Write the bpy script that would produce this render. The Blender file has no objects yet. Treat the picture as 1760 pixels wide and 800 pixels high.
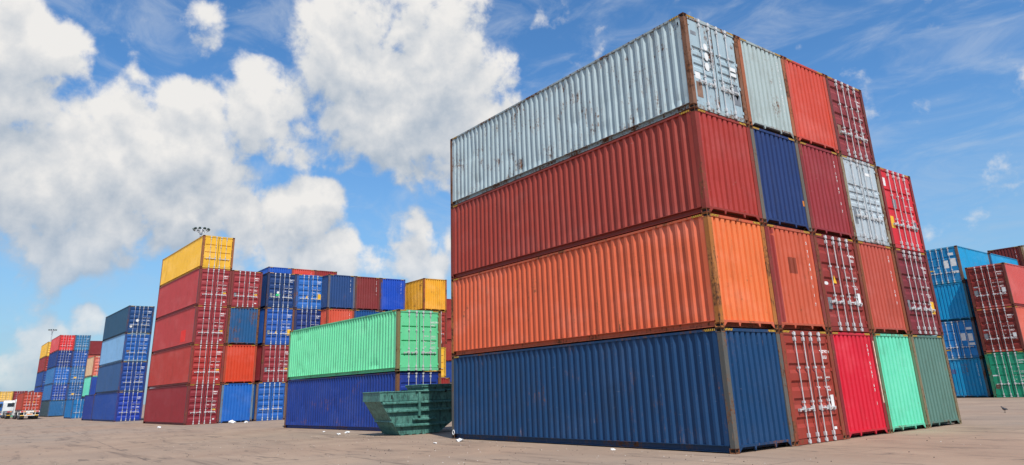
import bpy, bmesh, math, random
from mathutils import Vector, Matrix, noise
sc = bpy.context.scene
R = math.radians
# ------------------------------------------------------------------ camera
F_PX, CX, CY = 1200.949, 890.54, 288.12
CAM = Vector((10.7235, -14.3910, 1.5707)); YAW, PIT, ROL = 2.479139, 0.308709, -0.03668
cd = bpy.data.cameras.new("camera"); cam = bpy.data.objects.new("camera", cd)
sc.collection.objects.link(cam); sc.camera = cam
fwd = Vector((math.cos(YAW)*math.cos(PIT), math.sin(YAW)*math.cos(PIT), math.sin(PIT)))
rt0 = Vector((math.sin(YAW), -math.cos(YAW), 0)); up0 = rt0.cross(fwd)
rt = math.cos(ROL)*rt0 + math.sin(ROL)*up0; upv = -math.sin(ROL)*rt0 + math.cos(ROL)*up0
cam.matrix_world = Matrix(((rt.x, upv.x, -fwd.x, CAM.x), (rt.y, upv.y, -fwd.y, CAM.y), (rt.z, upv.z, -fwd.z, CAM.z), (0, 0, 0, 1)))
cd.sensor_width = 36; cd.sensor_fit = 'HORIZONTAL'; cd.lens = 36*F_PX/1760
cd.shift_x = (880-CX)/1760; cd.shift_y = (CY-400)/1760
cd.clip_start = 0.1; cd.clip_end = 6000
sc.view_settings.view_transform = 'Standard'; sc.view_settings.look = 'None'
sc.view_settings.exposure = 0.0; sc.view_settings.gamma = 1
sc.render.resolution_x, sc.render.resolution_y = 1024, 465
# ------------------------------------------------------------------ sun and sky
SUN_EL, SUN_AZ = 53.0, -18.5           # azimuth measured from +X towards +Y
sd = Vector((math.cos(R(SUN_EL))*math.cos(R(SUN_AZ)), math.cos(R(SUN_EL))*math.sin(R(SUN_AZ)), math.sin(R(SUN_EL))))
sl = bpy.data.lights.new("sun", 'SUN'); sl.energy = 5.0; sl.angle = R(0.5); sl.color = (1.0, 0.955, 0.89)
so = bpy.data.objects.new("sun", sl); sc.collection.objects.link(so)
so.rotation_euler = sd.to_track_quat('Z', 'Y').to_euler(); so.location = sd*60

def N(nt, t, x=0, y=0, **kw):
    n = nt.nodes.new(t)
    for k, v in kw.items(): setattr(n, k, v)
    return n
def lin(c):
    return tuple((v/255/12.92 if v/255 <= .04045 else ((v/255+.055)/1.055)**2.4) for v in c)
def math_(nt, op, a, b=None, c=None, clamp=False):
    n = nt.nodes.new('ShaderNodeMath'); n.operation = op; n.use_clamp = clamp
    for i, v in enumerate((a, b, c)):
        if v is None: continue
        if isinstance(v, (int, float)): n.inputs[i].default_value = v
        else: nt.links.new(v, n.inputs[i])
    return n.outputs[0]
def vmath(nt, op, a, b=None):
    n = nt.nodes.new('ShaderNodeVectorMath'); n.operation = op
    for i, v in enumerate((a, b)):
        if v is None: continue
        if isinstance(v, (tuple, list, Vector)): n.inputs[i].default_value = tuple(v)
        else: nt.links.new(v, n.inputs[i])
    return n.outputs[1] if op in ('DOT_PRODUCT', 'LENGTH') else n.outputs[0]
def maprange(nt, v, a, b, c=0, d=1, smooth=True):
    n = nt.nodes.new('ShaderNodeMapRange'); n.interpolation_type = 'SMOOTHSTEP' if smooth else 'LINEAR'
    nt.links.new(v, n.inputs[0])
    for i, x in enumerate((a, b, c, d)): n.inputs[i+1].default_value = x
    return n.outputs[0]
def noise_(nt, vec, scale, detail=4, rough=.55, dist=0.0, lac=2.0):
    n = nt.nodes.new('ShaderNodeTexNoise'); n.inputs['Scale'].default_value = scale
    n.inputs['Detail'].default_value = detail; n.inputs['Roughness'].default_value = rough
    n.inputs['Distortion'].default_value = dist; n.inputs['Lacunarity'].default_value = lac
    nt.links.new(vec, n.inputs['Vector']); return n.outputs[0]
def mixc(nt, fac, a, b, mode='MIX'):
    n = nt.nodes.new('ShaderNodeMix'); n.data_type = 'RGBA'; n.blend_type = mode
    if isinstance(fac, (int, float)): n.inputs[0].default_value = fac
    else: nt.links.new(fac, n.inputs[0])
    for i, v in ((6, a), (7, b)):
        if isinstance(v, (tuple, list)): n.inputs[i].default_value = (*v[:3], 1)
        else: nt.links.new(v, n.inputs[i])
    return n.outputs[2]
def mapping(nt, vec, scale=(1, 1, 1), loc=(0, 0, 0), rot=(0, 0, 0)):
    n = nt.nodes.new('ShaderNodeMapping'); n.inputs['Scale'].default_value = scale
    n.inputs['Location'].default_value = loc; n.inputs['Rotation'].default_value = rot
    nt.links.new(vec, n.inputs['Vector']); return n.outputs[0]

world = bpy.data.worlds.new("World"); sc.world = world; world.use_nodes = True
wt = world.node_tree; wt.nodes.clear()
sky = wt.nodes.new('ShaderNodeTexSky'); sky.sky_type = 'NISHITA'; sky.sun_disc = False
sky.sun_elevation = R(SUN_EL); sky.sun_rotation = R(90-SUN_AZ)
sky.air_density = 1.0; sky.dust_density = 0.6; sky.ozone_density = 3.0
SKY_STRENGTH = 0.15
tc = wt.nodes.new('ShaderNodeTexCoord'); dirv = vmath(wt, 'NORMALIZE', tc.outputs['Generated'])
# cloud banks: azimuth, elevation, angular radius, strength (degrees) in the real sky
CLOUDS = [(-179.9, 23.1, 3.4, 1), (-178.6, 18.6, 4.5, 1), (178.2, 15.6, 4.4, 1), (173.5, 19.6, 3.6, 1), (168.8, 20.3, 3.0, 0.95), (173.5, 14.6, 5.6, 1), (168.1, 15.5, 5.3, 1), (163.3, 13.6, 4.3, 1), (159.6, 14.5, 2.4, 1), (177.4, 10.5, 3.3, 0.5), (155.8, 28.6, 5.2, 1), (149.6, 29.4, 5.1, 1), (153.6, 23.7, 6.5, 1), (148.0, 22.5, 5.9, 1), (151.5, 19.2, 2.8, 0.9), (162.6, 21.8, 3.7, 0.9), (160.2, 20.1, 3.1, 0.9), (143.9, 24.3, 2.8, 0.8), (164.3, 25.1, 1.5, 0.75), (167.9, 27.7, 1.7, 0.55), (151.2, 12.0, 2.3, 0.8), (150.0, 10.3, 2.0, 0.7), (160.5, 9.9, 2.8, 0.75), (157.8, 10.2, 1.8, 0.7), (173.2, 4.7, 1.6, 0.8), (176.4, 3.4, 2.1, 0.7), (177.5, 2.3, 1.9, 0.65), (107.7, 12.5, 2.0, 0.42), (156.8, 11.6, 1.3, 0.7),
          (-150, 30, 12, .9), (-120, 22, 14, .9), (-60, 35, 16, .8), (60, 40, 12, .8), (20, 25, 12, .8)]
ng = bpy.data.node_groups.new('cloud_density', 'ShaderNodeTree')
ng.interface.new_socket('Vector', in_out='INPUT', socket_type='NodeSocketVector')
ng.interface.new_socket('Density', in_out='OUTPUT', socket_type='NodeSocketFloat')
gi = ng.nodes.new('NodeGroupInput'); go = ng.nodes.new('NodeGroupOutput')
v = gi.outputs[0]
w1 = ng.nodes.new('ShaderNodeTexNoise'); w1.inputs['Scale'].default_value = 7; w1.inputs['Detail'].default_value = 2
ng.links.new(v, w1.inputs['Vector'])
wv = vmath(ng, 'MULTIPLY', vmath(ng, 'SUBTRACT', w1.outputs[1], (.5, .5, .5)), (.09, .09, .07))
vw = vmath(ng, 'NORMALIZE', vmath(ng, 'ADD', v, wv))
F = None
for az, el, rad, st in CLOUDS:
    c = (math.cos(R(el))*math.cos(R(az)), math.cos(R(el))*math.sin(R(az)), math.sin(R(el)))
    d = vmath(ng, 'DOT_PRODUCT', vw, c)
    g = maprange(ng, d, math.cos(R(rad*1.5)), math.cos(R(rad*.1)), 0, st)
    F = g if F is None else math_(ng, 'SMOOTH_MAX', F, g, .25)
n1 = noise_(ng, v, 8.5, 10, .57, 0.12)
n2 = noise_(ng, v, 34, 6, .6, 0.2)
den = math_(ng, 'ADD', math_(ng, 'MULTIPLY', F, 0.80), math_(ng, 'MULTIPLY', math_(ng, 'SUBTRACT', n1, .5), 1.9))
den = math_(ng, 'ADD', den, math_(ng, 'MULTIPLY', math_(ng, 'SUBTRACT', n2, .5), .62))
ng.links.new(den, go.inputs[0])
def cloud(vec):
    g = wt.nodes.new('ShaderNodeGroup'); g.node_tree = ng; wt.links.new(vec, g.inputs[0]); return g.outputs[0]
d0 = cloud(dirv)
lift = vmath(wt, 'NORMALIZE', vmath(wt, 'ADD', dirv, (sd.x*.02, sd.y*.02, .035)))
d1 = cloud(lift)
mask = maprange(wt, d0, .28, .64)
thick = maprange(wt, d0, .45, 1.15)
lift2 = vmath(wt, 'NORMALIZE', vmath(wt, 'ADD', dirv, (sd.x*.05, sd.y*.05, .11)))
d2 = cloud(lift2)
tex = noise_(wt, dirv, 22, 7, .6, .3)
lit = math_(wt, 'ADD', .50, math_(wt, 'MULTIPLY', math_(wt, 'SUBTRACT', d0, d1), .85))
lit = math_(wt, 'ADD', lit, math_(wt, 'MULTIPLY', math_(wt, 'SUBTRACT', d0, d2), .38))
lit = math_(wt, 'ADD', lit, math_(wt, 'MULTIPLY', math_(wt, 'SUBTRACT', tex, .5), .22))
lit = math_(wt, 'SUBTRACT', lit, math_(wt, 'MULTIPLY', thick, .16), clamp=True)
ccol = mixc(wt, maprange(wt, lit, .05, .95, smooth=False), (.43, .50, .59), (.86, .845, .825))
# thin high streaks over the clear part
st_ = noise_(wt, mapping(wt, dirv, (2.2, 5.0, 9.0), (0, 0, 0), (0.3, 0.5, 0.2)), 2.6, 7, .62, .6)
cirrus = math_(wt, 'MULTIPLY', maprange(wt, st_, .42, .80), .42)
hs = wt.nodes.new('ShaderNodeHueSaturation'); hs.inputs['Saturation'].default_value = 1.2; hs.inputs['Value'].default_value = 1.0
wt.links.new(sky.outputs[0], hs.inputs['Color'])
skyc = vmath(wt, 'MULTIPLY', hs.outputs[0], (SKY_STRENGTH*.92, SKY_STRENGTH*1.06, SKY_STRENGTH*1.12))
sepz = wt.nodes.new('ShaderNodeSeparateXYZ'); wt.links.new(dirv, sepz.inputs[0])
skyc = mixc(wt, cirrus, skyc, (.62, .68, .76))
skyc = mixc(wt, maprange(wt, sepz.outputs[2], -.02, .36, .80, 0, False), skyc, (.235, .41, .60))
mask = math_(wt, 'MULTIPLY', mask, maprange(wt, sepz.outputs[2], -.01, .05))
mask = math_(wt, 'MULTIPLY', mask, maprange(wt, sepz.outputs[2], .0, .24, .60, 1.0))
final = mixc(wt, mask, skyc, ccol)
bg = wt.nodes.new('ShaderNodeBackground'); bg.inputs['Strength'].default_value = 1.0
wt.links.new(final, bg.inputs['Color'])
wo = wt.nodes.new('ShaderNodeOutputWorld'); wt.links.new(bg.outputs[0], wo.inputs[0])
world.cycles.sampling_method = 'MANUAL'; world.cycles.sample_map_resolution = 512

# ------------------------------------------------------------------ materials
def newmat(name):
    m = bpy.data.materials.new(name); m.use_nodes = True; nt = m.node_tree
    return m, nt, nt.nodes['Principled BSDF']
def paint_mat(name, rust_add=0.0, rust_mul=1.0, rough=.5, bump=.15):
    """weathered container paint: base colour is the object's colour, its alpha the amount of rust"""
    m, nt, bs = newmat(name)
    oi = nt.nodes.new('ShaderNodeObjectInfo'); t = nt.nodes.new('ShaderNodeTexCoord')
    off = math_(nt, 'MULTIPLY', oi.outputs['Random'], 57.0)
    cmb = nt.nodes.new('ShaderNodeCombineXYZ')
    for i in range(3): nt.links.new(off, cmb.inputs[i])
    p = vmath(nt, 'ADD', t.outputs['Object'], cmb.outputs[0])
    amt = math_(nt, 'ADD', math_(nt, 'MULTIPLY', oi.outputs['Alpha'], rust_mul), rust_add, clamp=True)
    fade = noise_(nt, mapping(nt, p, (.45, .45, .9)), 1.0, 5, .6)
    streak = noise_(nt, mapping(nt, p, (7, 7, .35)), 1.3, 5, .65)
    base = oi.outputs['Color']
    hv = nt.nodes.new('ShaderNodeHueSaturation'); nt.links.new(base, hv.inputs['Color'])
    hv.inputs['Saturation'].default_value = .85; hv.inputs['Value'].default_value = 1.22
    c = mixc(nt, maprange(nt, fade, .45, .75, 0, .35), base, hv.outputs[0])
    dk = vmath(nt, 'MULTIPLY', base, (.60, .56, .54))
    c = mixc(nt, math_(nt, 'MULTIPLY', maprange(nt, streak, .52, .78), math_(nt, 'ADD', .18, math_(nt, 'MULTIPLY', amt, .55))), c, dk)
    # pale scuffs
    scuff = noise_(nt, mapping(nt, p, (2.5, 2.5, 7)), 3.0, 4, .7, .4)
    c = mixc(nt, maprange(nt, scuff, .66, .72, 0, .45), c, mixc(nt, .5, base, (.55, .5, .46)))
    scr = noise_(nt, mapping(nt, p, (9, 9, .7)), 2.0, 5, .65)
    c = mixc(nt, math_(nt, 'MULTIPLY', maprange(nt, scr, .68, .71), maprange(nt, fade, .46, .56, 0, .7)), c, (.30, .18, .11))
    grime = noise_(nt, mapping(nt, p, (.9, .9, .5)), 1.7, 6, .65, .3)
    c = mixc(nt, maprange(nt, grime, .48, .72, 0, .50), c, vmath(nt, 'ADD', vmath(nt, 'MULTIPLY', c, (.66, .62, .58)), (.010, .008, .006)))
    # rust: streaky drips gated by patches
    patch = noise_(nt, p, 1.1, 4, .6)
    drip = noise_(nt, mapping(nt, p, (5.5, 5.5, .9)), 2.2, 7, .72, .25)
    spots = noise_(nt, p, 13, 5, .65)
    score = math_(nt, 'ADD', math_(nt, 'ADD', math_(nt, 'MULTIPLY', patch, .42), math_(nt, 'MULTIPLY', drip, .42)), math_(nt, 'MULTIPLY', spots, .30))
    thr = math_(nt, 'SUBTRACT', .765, math_(nt, 'MULTIPLY', amt, .25))
    rmask = math_(nt, 'MULTIPLY', math_(nt, 'SUBTRACT', score, thr), 16, clamp=True)
    halo = math_(nt, 'MULTIPLY', math_(nt, 'SUBTRACT', score, math_(nt, 'SUBTRACT', thr, .05)), 6, clamp=True)
    rc = noise_(nt, p, 9, 6, .7)
    rcol = mixc(nt, maprange(nt, rc, .35, .65), (.045, .018, .010), (.20, .075, .028))
    c = mixc(nt, math_(nt, 'MULTIPLY', halo, .35), c, (.24, .12, .05))
    c = mixc(nt, rmask, c, rcol)
    nt.links.new(c, bs.inputs['Base Color'])
    rr = math_(nt, 'ADD', rough, math_(nt, 'MULTIPLY', math_(nt, 'ADD', rmask, math_(nt, 'MULTIPLY', fade, .3)), .35), clamp=True)
    nt.links.new(rr, bs.inputs['Roughness']); bs.inputs['Specular IOR Level'].default_value = .35
    b = nt.nodes.new('ShaderNodeBump'); b.inputs['Strength'].default_value = bump; b.inputs['Distance'].default_value = .02
    wv_ = noise_(nt, mapping(nt, p, (1.5, 1.5, 1.0)), 1.6, 3, .5)
    hh = math_(nt, 'ADD', math_(nt, 'MULTIPLY', rmask, .12), wv_)
    nt.links.new(hh, b.inputs['Height']); nt.links.new(b.outputs[0], bs.inputs['Normal'])
    return m
M_PAINT = paint_mat('weathered_paint')
M_POST = paint_mat('post_paint', .10, .9)
M_CAST = paint_mat('casting_paint', .62, .5, .7)
M_PLAIN = paint_mat('plain_paint', 0, 1, .55)
def simple(name, col, rough=.6, metal=0, var=.15, scale=6, emit=None, spec=.4):
    m, nt, bs = newmat(name); t = nt.nodes.new('ShaderNodeTexCoord')
    n = noise_(nt, t.outputs['Object'], scale, 5, .6)
    c = mixc(nt, maprange(nt, n, .3, .7), tuple(v*(1-var) for v in col), tuple(min(1, v*(1+var)) for v in col))
    nt.links.new(c, bs.inputs['Base Color']); bs.inputs['Roughness'].default_value = rough
    bs.inputs['Metallic'].default_value = metal; bs.inputs['Specular IOR Level'].default_value = spec
    return m
M_GALV = simple('galvanised_steel', (.50, .50, .50), .5, .0, .22, 9)
M_DARK = simple('dark_recess', (.008, .007, .006), .9)
M_RUBBER = simple('black_rubber', (.015, .015, .016), .8)
M_WHITE = simple('white_lettering', (.74, .74, .72), .6, 0, .12, 14)
M_GREYL = simple('faded_lettering', (.45, .40, .36), .7, 0, .2, 14)
M_YEL = simple('yellow_sticker', (.75, .42, .02), .5, 0, .1)
M_BLK = simple('black_sticker', (.02, .02, .02), .6)
M_STICKW = simple('white_sticker', (.7, .7, .68), .5, 0, .08)
M_GREY = simple('grey_plate', (.22, .23, .24), .5, .3, .2)
M_BROWNP = simple('brown_patch', (.22, .13, .09), .8, 0, .2)
M_TYRE = simple('tyre_rubber', (.05, .05, .052), .85)
M_RIM = simple('wheel_rim', (.35, .36, .38), .45, .5)
M_GLASS = simple('dark_glass', (.02, .03, .04), .12, 0, .1, 2, spec=.7)
M_LENSR = simple('red_lens', (.55, .02, .02), .3)
M_LENSO = simple('amber_lens', (.75, .25, .03), .3)
M_MAST = simple('mast_steel', (.50, .53, .56), .5, .3)
M_HEAD = simple('floodlight_housing', (.05, .08, .07), .5, .2)
M_SCRAP = simple('crumpled_paper', (.72, .72, .70), .8, 0, .15, 30)
M_BIRD = simple('bird_feathers', (.05, .052, .06), .7, 0, .5, 40)
M_BIRDB = simple('bird_beak', (.2, .15, .1), .5)
M_WOOD = simple('plywood_floor', (.12, .08, .05), .8)

# ------------------------------------------------------------------ mesh helpers
class MB:
    def __init__(s): s.v = []; s.f = []; s.m = []; s.mats = []
    def mi(s, mat):
        if mat not in s.mats: s.mats.append(mat)
        return s.mats.index(mat)
    def face(s, pts, mat):
        b = len(s.v); s.v += [tuple(p) for p in pts]; s.f.append(tuple(range(b, b+len(pts)))); s.m.append(s.mi(mat))
    def raw(s, vs, fs, mat):
        b = len(s.v); s.v += [tuple(p) for p in vs]; k = s.mi(mat)
        for f in fs: s.f.append(tuple(b+i for i in f)); s.m.append(k)
    def box(s, x0, x1, y0, y1, z0, z1, mat):
        s.raw([(x0,y0,z0),(x1,y0,z0),(x1,y1,z0),(x0,y1,z0),(x0,y0,z1),(x1,y0,z1),(x1,y1,z1),(x0,y1,z1)],
              [(0,3,2,1),(4,5,6,7),(0,1,5,4),(1,2,6,5),(2,3,7,6),(3,0,4,7)], mat)
    def prism(s, poly, axis, a, b, mat):
        """poly: list of 2D points in the other two axes (in x,y,z order); extruded along axis from a to b"""
        def P(u, w, t):
            return {'x': (t, u, w), 'y': (u, t, w), 'z': (u, w, t)}[axis]
        n = len(poly); vs = [P(u, w, a) for u, w in poly]+[P(u, w, b) for u, w in poly]
        fs = [tuple(range(n))[::-1], tuple(range(n, 2*n))]+[(i, (i+1) % n, n+(i+1) % n, n+i) for i in range(n)]
        s.raw(vs, fs, mat)
    def cyl(s, p, q, r, mat, n=8, r2=None):
        p, q = Vector(p), Vector(q); d = (q-p).normalized(); a = d.orthogonal().normalized(); b = d.cross(a); r2 = r if r2 is None else r2
        vs = [p+(a*math.cos(2*math.pi*i/n)+b*math.sin(2*math.pi*i/n))*r for i in range(n)]+[q+(a*math.cos(2*math.pi*i/n)+b*math.sin(2*math.pi*i/n))*r2 for i in range(n)]
        fs = [(i, (i+1) % n, n+(i+1) % n, n+i) for i in range(n)]+[tuple(range(n))[::-1], tuple(range(n, 2*n))]
        s.raw(vs, fs, mat)
    def mesh(s, name, fix=True):
        me = bpy.data.meshes.new(name); me.from_pydata(s.v, [], s.f)
        for m in s.mats: me.materials.append(m)
        me.polygons.foreach_set('material_index', s.m)
        if fix:
            bm = bmesh.new(); bm.from_mesh(me); bmesh.ops.recalc_face_normals(bm, faces=bm.faces); bm.to_mesh(me); bm.free()
        me.update(); return me
def link(name, me, parent=None, loc=(0, 0, 0), rotz=0, color=None):
    o = bpy.data.objects.new(name, me); sc.collection.objects.link(o); o.location = loc; o.rotation_euler = (0, 0, rotz)
    if parent: o.parent = parent
    if color: o.color = color
    return o
def tag(o, label, cat, group=None, kind=None):
    if label: o['label'] = label
    if cat: o['category'] = cat
    if group: o['group'] = group
    if kind: o['kind'] = kind
    return o

# ------------------------------------------------------------------ ground
def build_ground():
    m, nt, bs = newmat('yard_concrete'); t = nt.nodes.new('ShaderNodeNewGeometry'); p = t.outputs['Position']
    big = noise_(nt, p, .055, 5, .55); mid = noise_(nt, p, .35, 6, .6, .3); fine = noise_(nt, p, 5.0, 6, .65); grit = noise_(nt, p, 45, 4, .7)
    st = noise_(nt, mapping(nt, p, (.12, .85, 1), (0, 0, 0), (0, 0, R(16))), 1.6, 8, .68, .5)
    c = mixc(nt, maprange(nt, big, .38, .62), (.305, .208, .145), (.285, .222, .170))
    c = mixc(nt, maprange(nt, mid, .35, .7, 0, .6), c, (.40, .285, .20))
    c = mixc(nt, maprange(nt, st, .50, .72, 0, .8), c, (.14, .098, .074))
    c = mixc(nt, maprange(nt, fine, .55, .75, 0, .45), c, (.17, .135, .115))
    c = mixc(nt, maprange(nt, fine, .25, .42, .4, 0), c, (.42, .35, .29))
    c = mixc(nt, maprange(nt, grit, .35, .7, .0, .28), c, (.12, .1, .09))
    # tyre tracks and oil
    oil = noise_(nt, mapping(nt, p, (.5, 1.7, 1), (4, 9, 0), (0, 0, R(-8))), 1.1, 5, .7, .8)
    c = mixc(nt, maprange(nt, oil, .57, .68, 0, .6), c, (.06, .05, .045))
    # slab joints
    sp = nt.nodes.new('ShaderNodeSeparateXYZ'); nt.links.new(mapping(nt, p, (1, 1, 1), (3.1, 1.6, 0), (0, 0, R(3))), sp.inputs[0])
    jn = None
    for i, period in ((0, 5.0), (1, 4.4)):
        w = math_(nt, 'PINGPONG', math_(nt, 'ADD', sp.outputs[i], math_(nt, 'MULTIPLY', math_(nt, 'SUBTRACT', fine, .5), .03)), period/2)
        j = maprange(nt, w, .008, .03, 1, 0)
        jn = j if jn is None else math_(nt, 'MAXIMUM', jn, j)
    brk = maprange(nt, mid, .38, .6)
    jm = math_(nt, 'MULTIPLY', jn, math_(nt, 'MULTIPLY', brk, .75))
    c = mixc(nt, jm, c, (.07, .055, .05))
    vo = nt.nodes.new('ShaderNodeTexVoronoi'); vo.feature = 'DISTANCE_TO_EDGE'; vo.inputs['Scale'].default_value = .16
    dp = vmath(nt, 'ADD', p, vmath(nt, 'MULTIPLY', vmath(nt, 'SUBTRACT', (0, 0, 0), (0, 0, 0)), (1, 1, 1)))
    wn = nt.nodes.new('ShaderNodeTexNoise'); wn.inputs['Scale'].default_value = .8; wn.inputs['Detail'].default_value = 6; nt.links.new(p, wn.inputs['Vector'])
    nt.links.new(vmath(nt, 'ADD', p, vmath(nt, 'MULTIPLY', wn.outputs[1], (1.3, 1.3, 0))), vo.inputs['Vector'])
    crack = math_(nt, 'MULTIPLY', maprange(nt, vo.outputs['Distance'], .0, .0035, 1, 0), maprange(nt, big, .45, .55, 0, .4))
    c = mixc(nt, crack, c, (.06, .05, .045))
    nt.links.new(c, bs.inputs['Base Color']); bs.inputs['Roughness'].default_value = .88; bs.inputs['Specular IOR Level'].default_value = .25
    b = nt.nodes.new('ShaderNodeBump'); b.inputs['Strength'].default_value = .5; b.inputs['Distance'].default_value = .02
    h = math_(nt, 'SUBTRACT', math_(nt, 'ADD', math_(nt, 'MULTIPLY', fine, .5), math_(nt, 'MULTIPLY', grit, .25)), math_(nt, 'MULTIPLY', jm, .6))
    nt.links.new(h, b.inputs['Height']); nt.links.new(b.outputs[0], bs.inputs['Normal'])
    mb = MB(); mb.face([(-3500, -3500, 0), (3500, -3500, 0), (3500, 3500, 0), (-3500, 3500, 0)], m)
    o = link('ground', mb.mesh('ground')); o['kind'] = 'structure'
build_ground()

# ------------------------------------------------------------------ container meshes
W = 2.438
def casting_mesh():
    bm = bmesh.new(); bmesh.ops.create_cube(bm, size=1)
    for v_ in bm.verts: v_.co = Vector((v_.co.x*.178, v_.co.y*.162, v_.co.z*.118))
    bmesh.ops.bevel(bm, geom=list(bm.edges), offset=.008, segments=1, affect='EDGES')
    fs = [f for f in bm.faces if f.calc_area() > .008]
    for f in fs:
        n = f.normal.copy(); r = bmesh.ops.inset_individual(bm, faces=[f], thickness=.033)
        for v_ in f.verts: v_.co -= n*.028
        f.material_index = 1
    me = bpy.data.meshes.new('corner_casting'); bm.to_mesh(me); bm.free()
    me.materials.append(M_CAST); me.materials.append(M_DARK); return me
ME_CAST = casting_mesh()
CACHE = {}
def post_mesh(H):
    k = ('post', H)
    if k not in CACHE:
        mb = MB(); h = H/2-.118
        # outer L-shaped post, open towards the walls (x outward = +, y outward = +)
        mb.prism([(.085, -.075), (.085, .078), (-.05, .078), (-.05, .05), (.03, .05), (.03, -.075)], 'z', -h, h, M_POST)
        mb.box(-.02, .02, -.02, .03, -h, h, M_POST)
        CACHE[k] = mb.mesh('corner_post')
    return CACHE[k]
def frame_mesh(L, H):
    k = ('frame', L, H)
    if k in CACHE: return CACHE[k]
    mb = MB(); X = L/2; Y = W/2; P = M_PAINT
    for s in (-1, 1):
        def bx(x0, x1, y0, y1, z0, z1):
            a, b = sorted((s*y0, s*y1)); mb.box(x0, x1, a, b, z0, z1, P)
        x0, x1 = -X+.178, X-.178
        bx(x0, x1, Y-.065, Y-.004, H-.072, H-.012)       # top rail
        bx(x0, x1, Y-.115, Y-.090, .030, .178)           # bottom rail web
        bx(x0, x1, Y-.0895, Y-.004, .164, .180)          # upper lip
        bx(x0, x1, Y-.0895, Y-.030, .028, .040)          # lower lip
    # door end (+X)
    mb.box(X-.10, X-.012, -Y+.163, Y-.163, H-.125, H-.014, P)
    mb.box(X-.10, X-.014, -Y+.163, Y-.163, .012, .135, P)
    # rear end (-X), raised sill with gussets
    mb.box(-X+.012, -X+.09, -Y+.163, Y-.163, H-.085, H-.014, P)
    mb.box(-X+.010, -X+.09, -Y+.163, Y-.163, .125, .178, P)
    for s in (-1, 1):
        mb.prism([(s*(Y-.163), .124), (s*(Y-.163), .01), (s*(Y-.30), .124)], 'x', -X+.012, -X+.03, P)
        mb.prism([(s*.36, .124), (s*.46, .124), (s*.44, .05), (s*.41, .03)], 'x', -X+.012, -X+.05, P)
    # cross members and floor
    n = int(L/.6)
    for i in range(n):
        xx = -X+.3+i*(L-.6)/(n-1); mb.box(xx-.025, xx+.025, -Y+.116, Y-.116, .04, .15, P)
    mb.box(-X+.10, X-.104, -Y+.116, Y-.116, .152, .176, M_WOOD)
    CACHE[k] = mb.mesh('frame'); return CACHE[k]
def corr_profile(a, b, pitch, of, sl, inf, depth, margin):
    """points (u, depth) along a wall from a to b; outer flats at depth 0, inner flats at depth"""
    n = max(1, int(round((b-a-2*margin)/pitch))); p = (b-a-2*margin)/n; k = p/(of+2*sl+inf)
    pts = [(a, 0.0)]; u = a+margin
    for i in range(n):
        pts += [(u+of*k/2, 0), (u+(of/2+sl)*k, depth), (u+(of/2+sl+inf)*k, depth), (u+(of/2+2*sl+inf)*k, 0)]; u += p
    pts.append((b, 0.0)); return pts
def wall(pts, z0, z1, nz, place, mat, seed=None, dent=.0):
    """corrugated sheet as a height field; place(u, depth, z) -> xyz"""
    mb = MB(); rows = []
    rnd = random.Random(seed); dents = []
    if seed is not None:
        ua, ub = pts[0][0], pts[-1][0]
        for i in range(int((ub-ua)*1.6)+2):
            dents.append((rnd.uniform(ua, ub), z0+(z1-z0)*min(1, abs(rnd.gauss(0.0, .45))), rnd.uniform(.08, .32), rnd.uniform(.12, .5), rnd.uniform(.3, 1.0)))
    vs = []
    for j in range(nz+1):
        z = z0+(z1-z0)*j/nz
        for u, d in pts:
            e = 0
            if seed is not None:
                edge = min(1, min(z-z0, z1-z)/.15)
                e = noise.noise(Vector((u*1.3, z*1.1, seed*7.3)))*.007*edge
                for du, dz, su, sz, a in dents:
                    q = ((u-du)/su)**2+((z-dz)/sz)**2
                    if q < 6: e += dent*a*math.exp(-q)*edge
            vs.append(place(u, d+e, z))
    n = len(pts); fs = []
    for j in range(nz):
        for i in range(n-1): fs.append((j*n+i, j*n+i+1, (j+1)*n+i+1, (j+1)*n+i))
    mb.raw(vs, fs, mat); return mb
def side_mesh(L, H, seed=None):
    k = ('side', L, H, seed)
    if k in CACHE: return CACHE[k]
    X = L/2; Y = W/2
    pts = corr_profile(-X+.13, X-.13, .266, 74, 50, 78, .050, .13)
    # wall at -Y: outer plane y = -(Y-.012)
    mb = wall(pts, .179, H-.071, 14 if seed else 3, lambda u, d, z: (u, -(Y-.014)+d, z), M_PAINT, seed, .030 if seed else 0)
    CACHE[k] = mb.mesh('side_panel', False); return CACHE[k]
def end_mesh(L, H, seed=None, deep=.045):
    k = ('end', L, H, seed, deep)
    if k in CACHE: return CACHE[k]
    X = L/2; Y = W/2
    pts = corr_profile(-Y+.145, Y-.145, .232, 118, 20, 48, .052, .05)
    mb = wall([(u, d) for u, d in pts], .177, H-.084, 14 if seed else 3, lambda u, d, z: (-(X-.028)+d, -u, z), M_PAINT, seed, .02 if seed else 0)
    CACHE[k] = mb.mesh('end_panel', False); return CACHE[k]
def roof_mesh(L, H):
    k = ('roof', L, H)
    if k in CACHE: return CACHE[k]
    X = L/2; Y = W/2; n = int(L/.42); vs = []; p = (L-.3)/n; pr = []
    for i in range(n):
        u = -X+.15+i*p; pr += [(u, 0), (u+p*.36, 0), (u+p*.5, -.018), (u+p*.86, -.018)]
    pr.append((X-.15, 0))
    for y in (-Y+.05, Y-.05):
        for u, d in pr: vs.append((u, y, H-.020+d))
    m = len(pr); mb = MB(); mb.raw(vs, [(i, i+1, m+i+1, m+i) for i in range(m-1)], M_PAINT)
    mb.box(-X+.085, -X+.16, -Y+.07, Y-.07, H-.045, H-.018, M_PAINT); mb.box(X-.16, X-.09, -Y+.07, Y-.07, H-.045, H-.018, M_PAINT)
    CACHE[k] = mb.mesh('roof', False); return CACHE[k]
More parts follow.
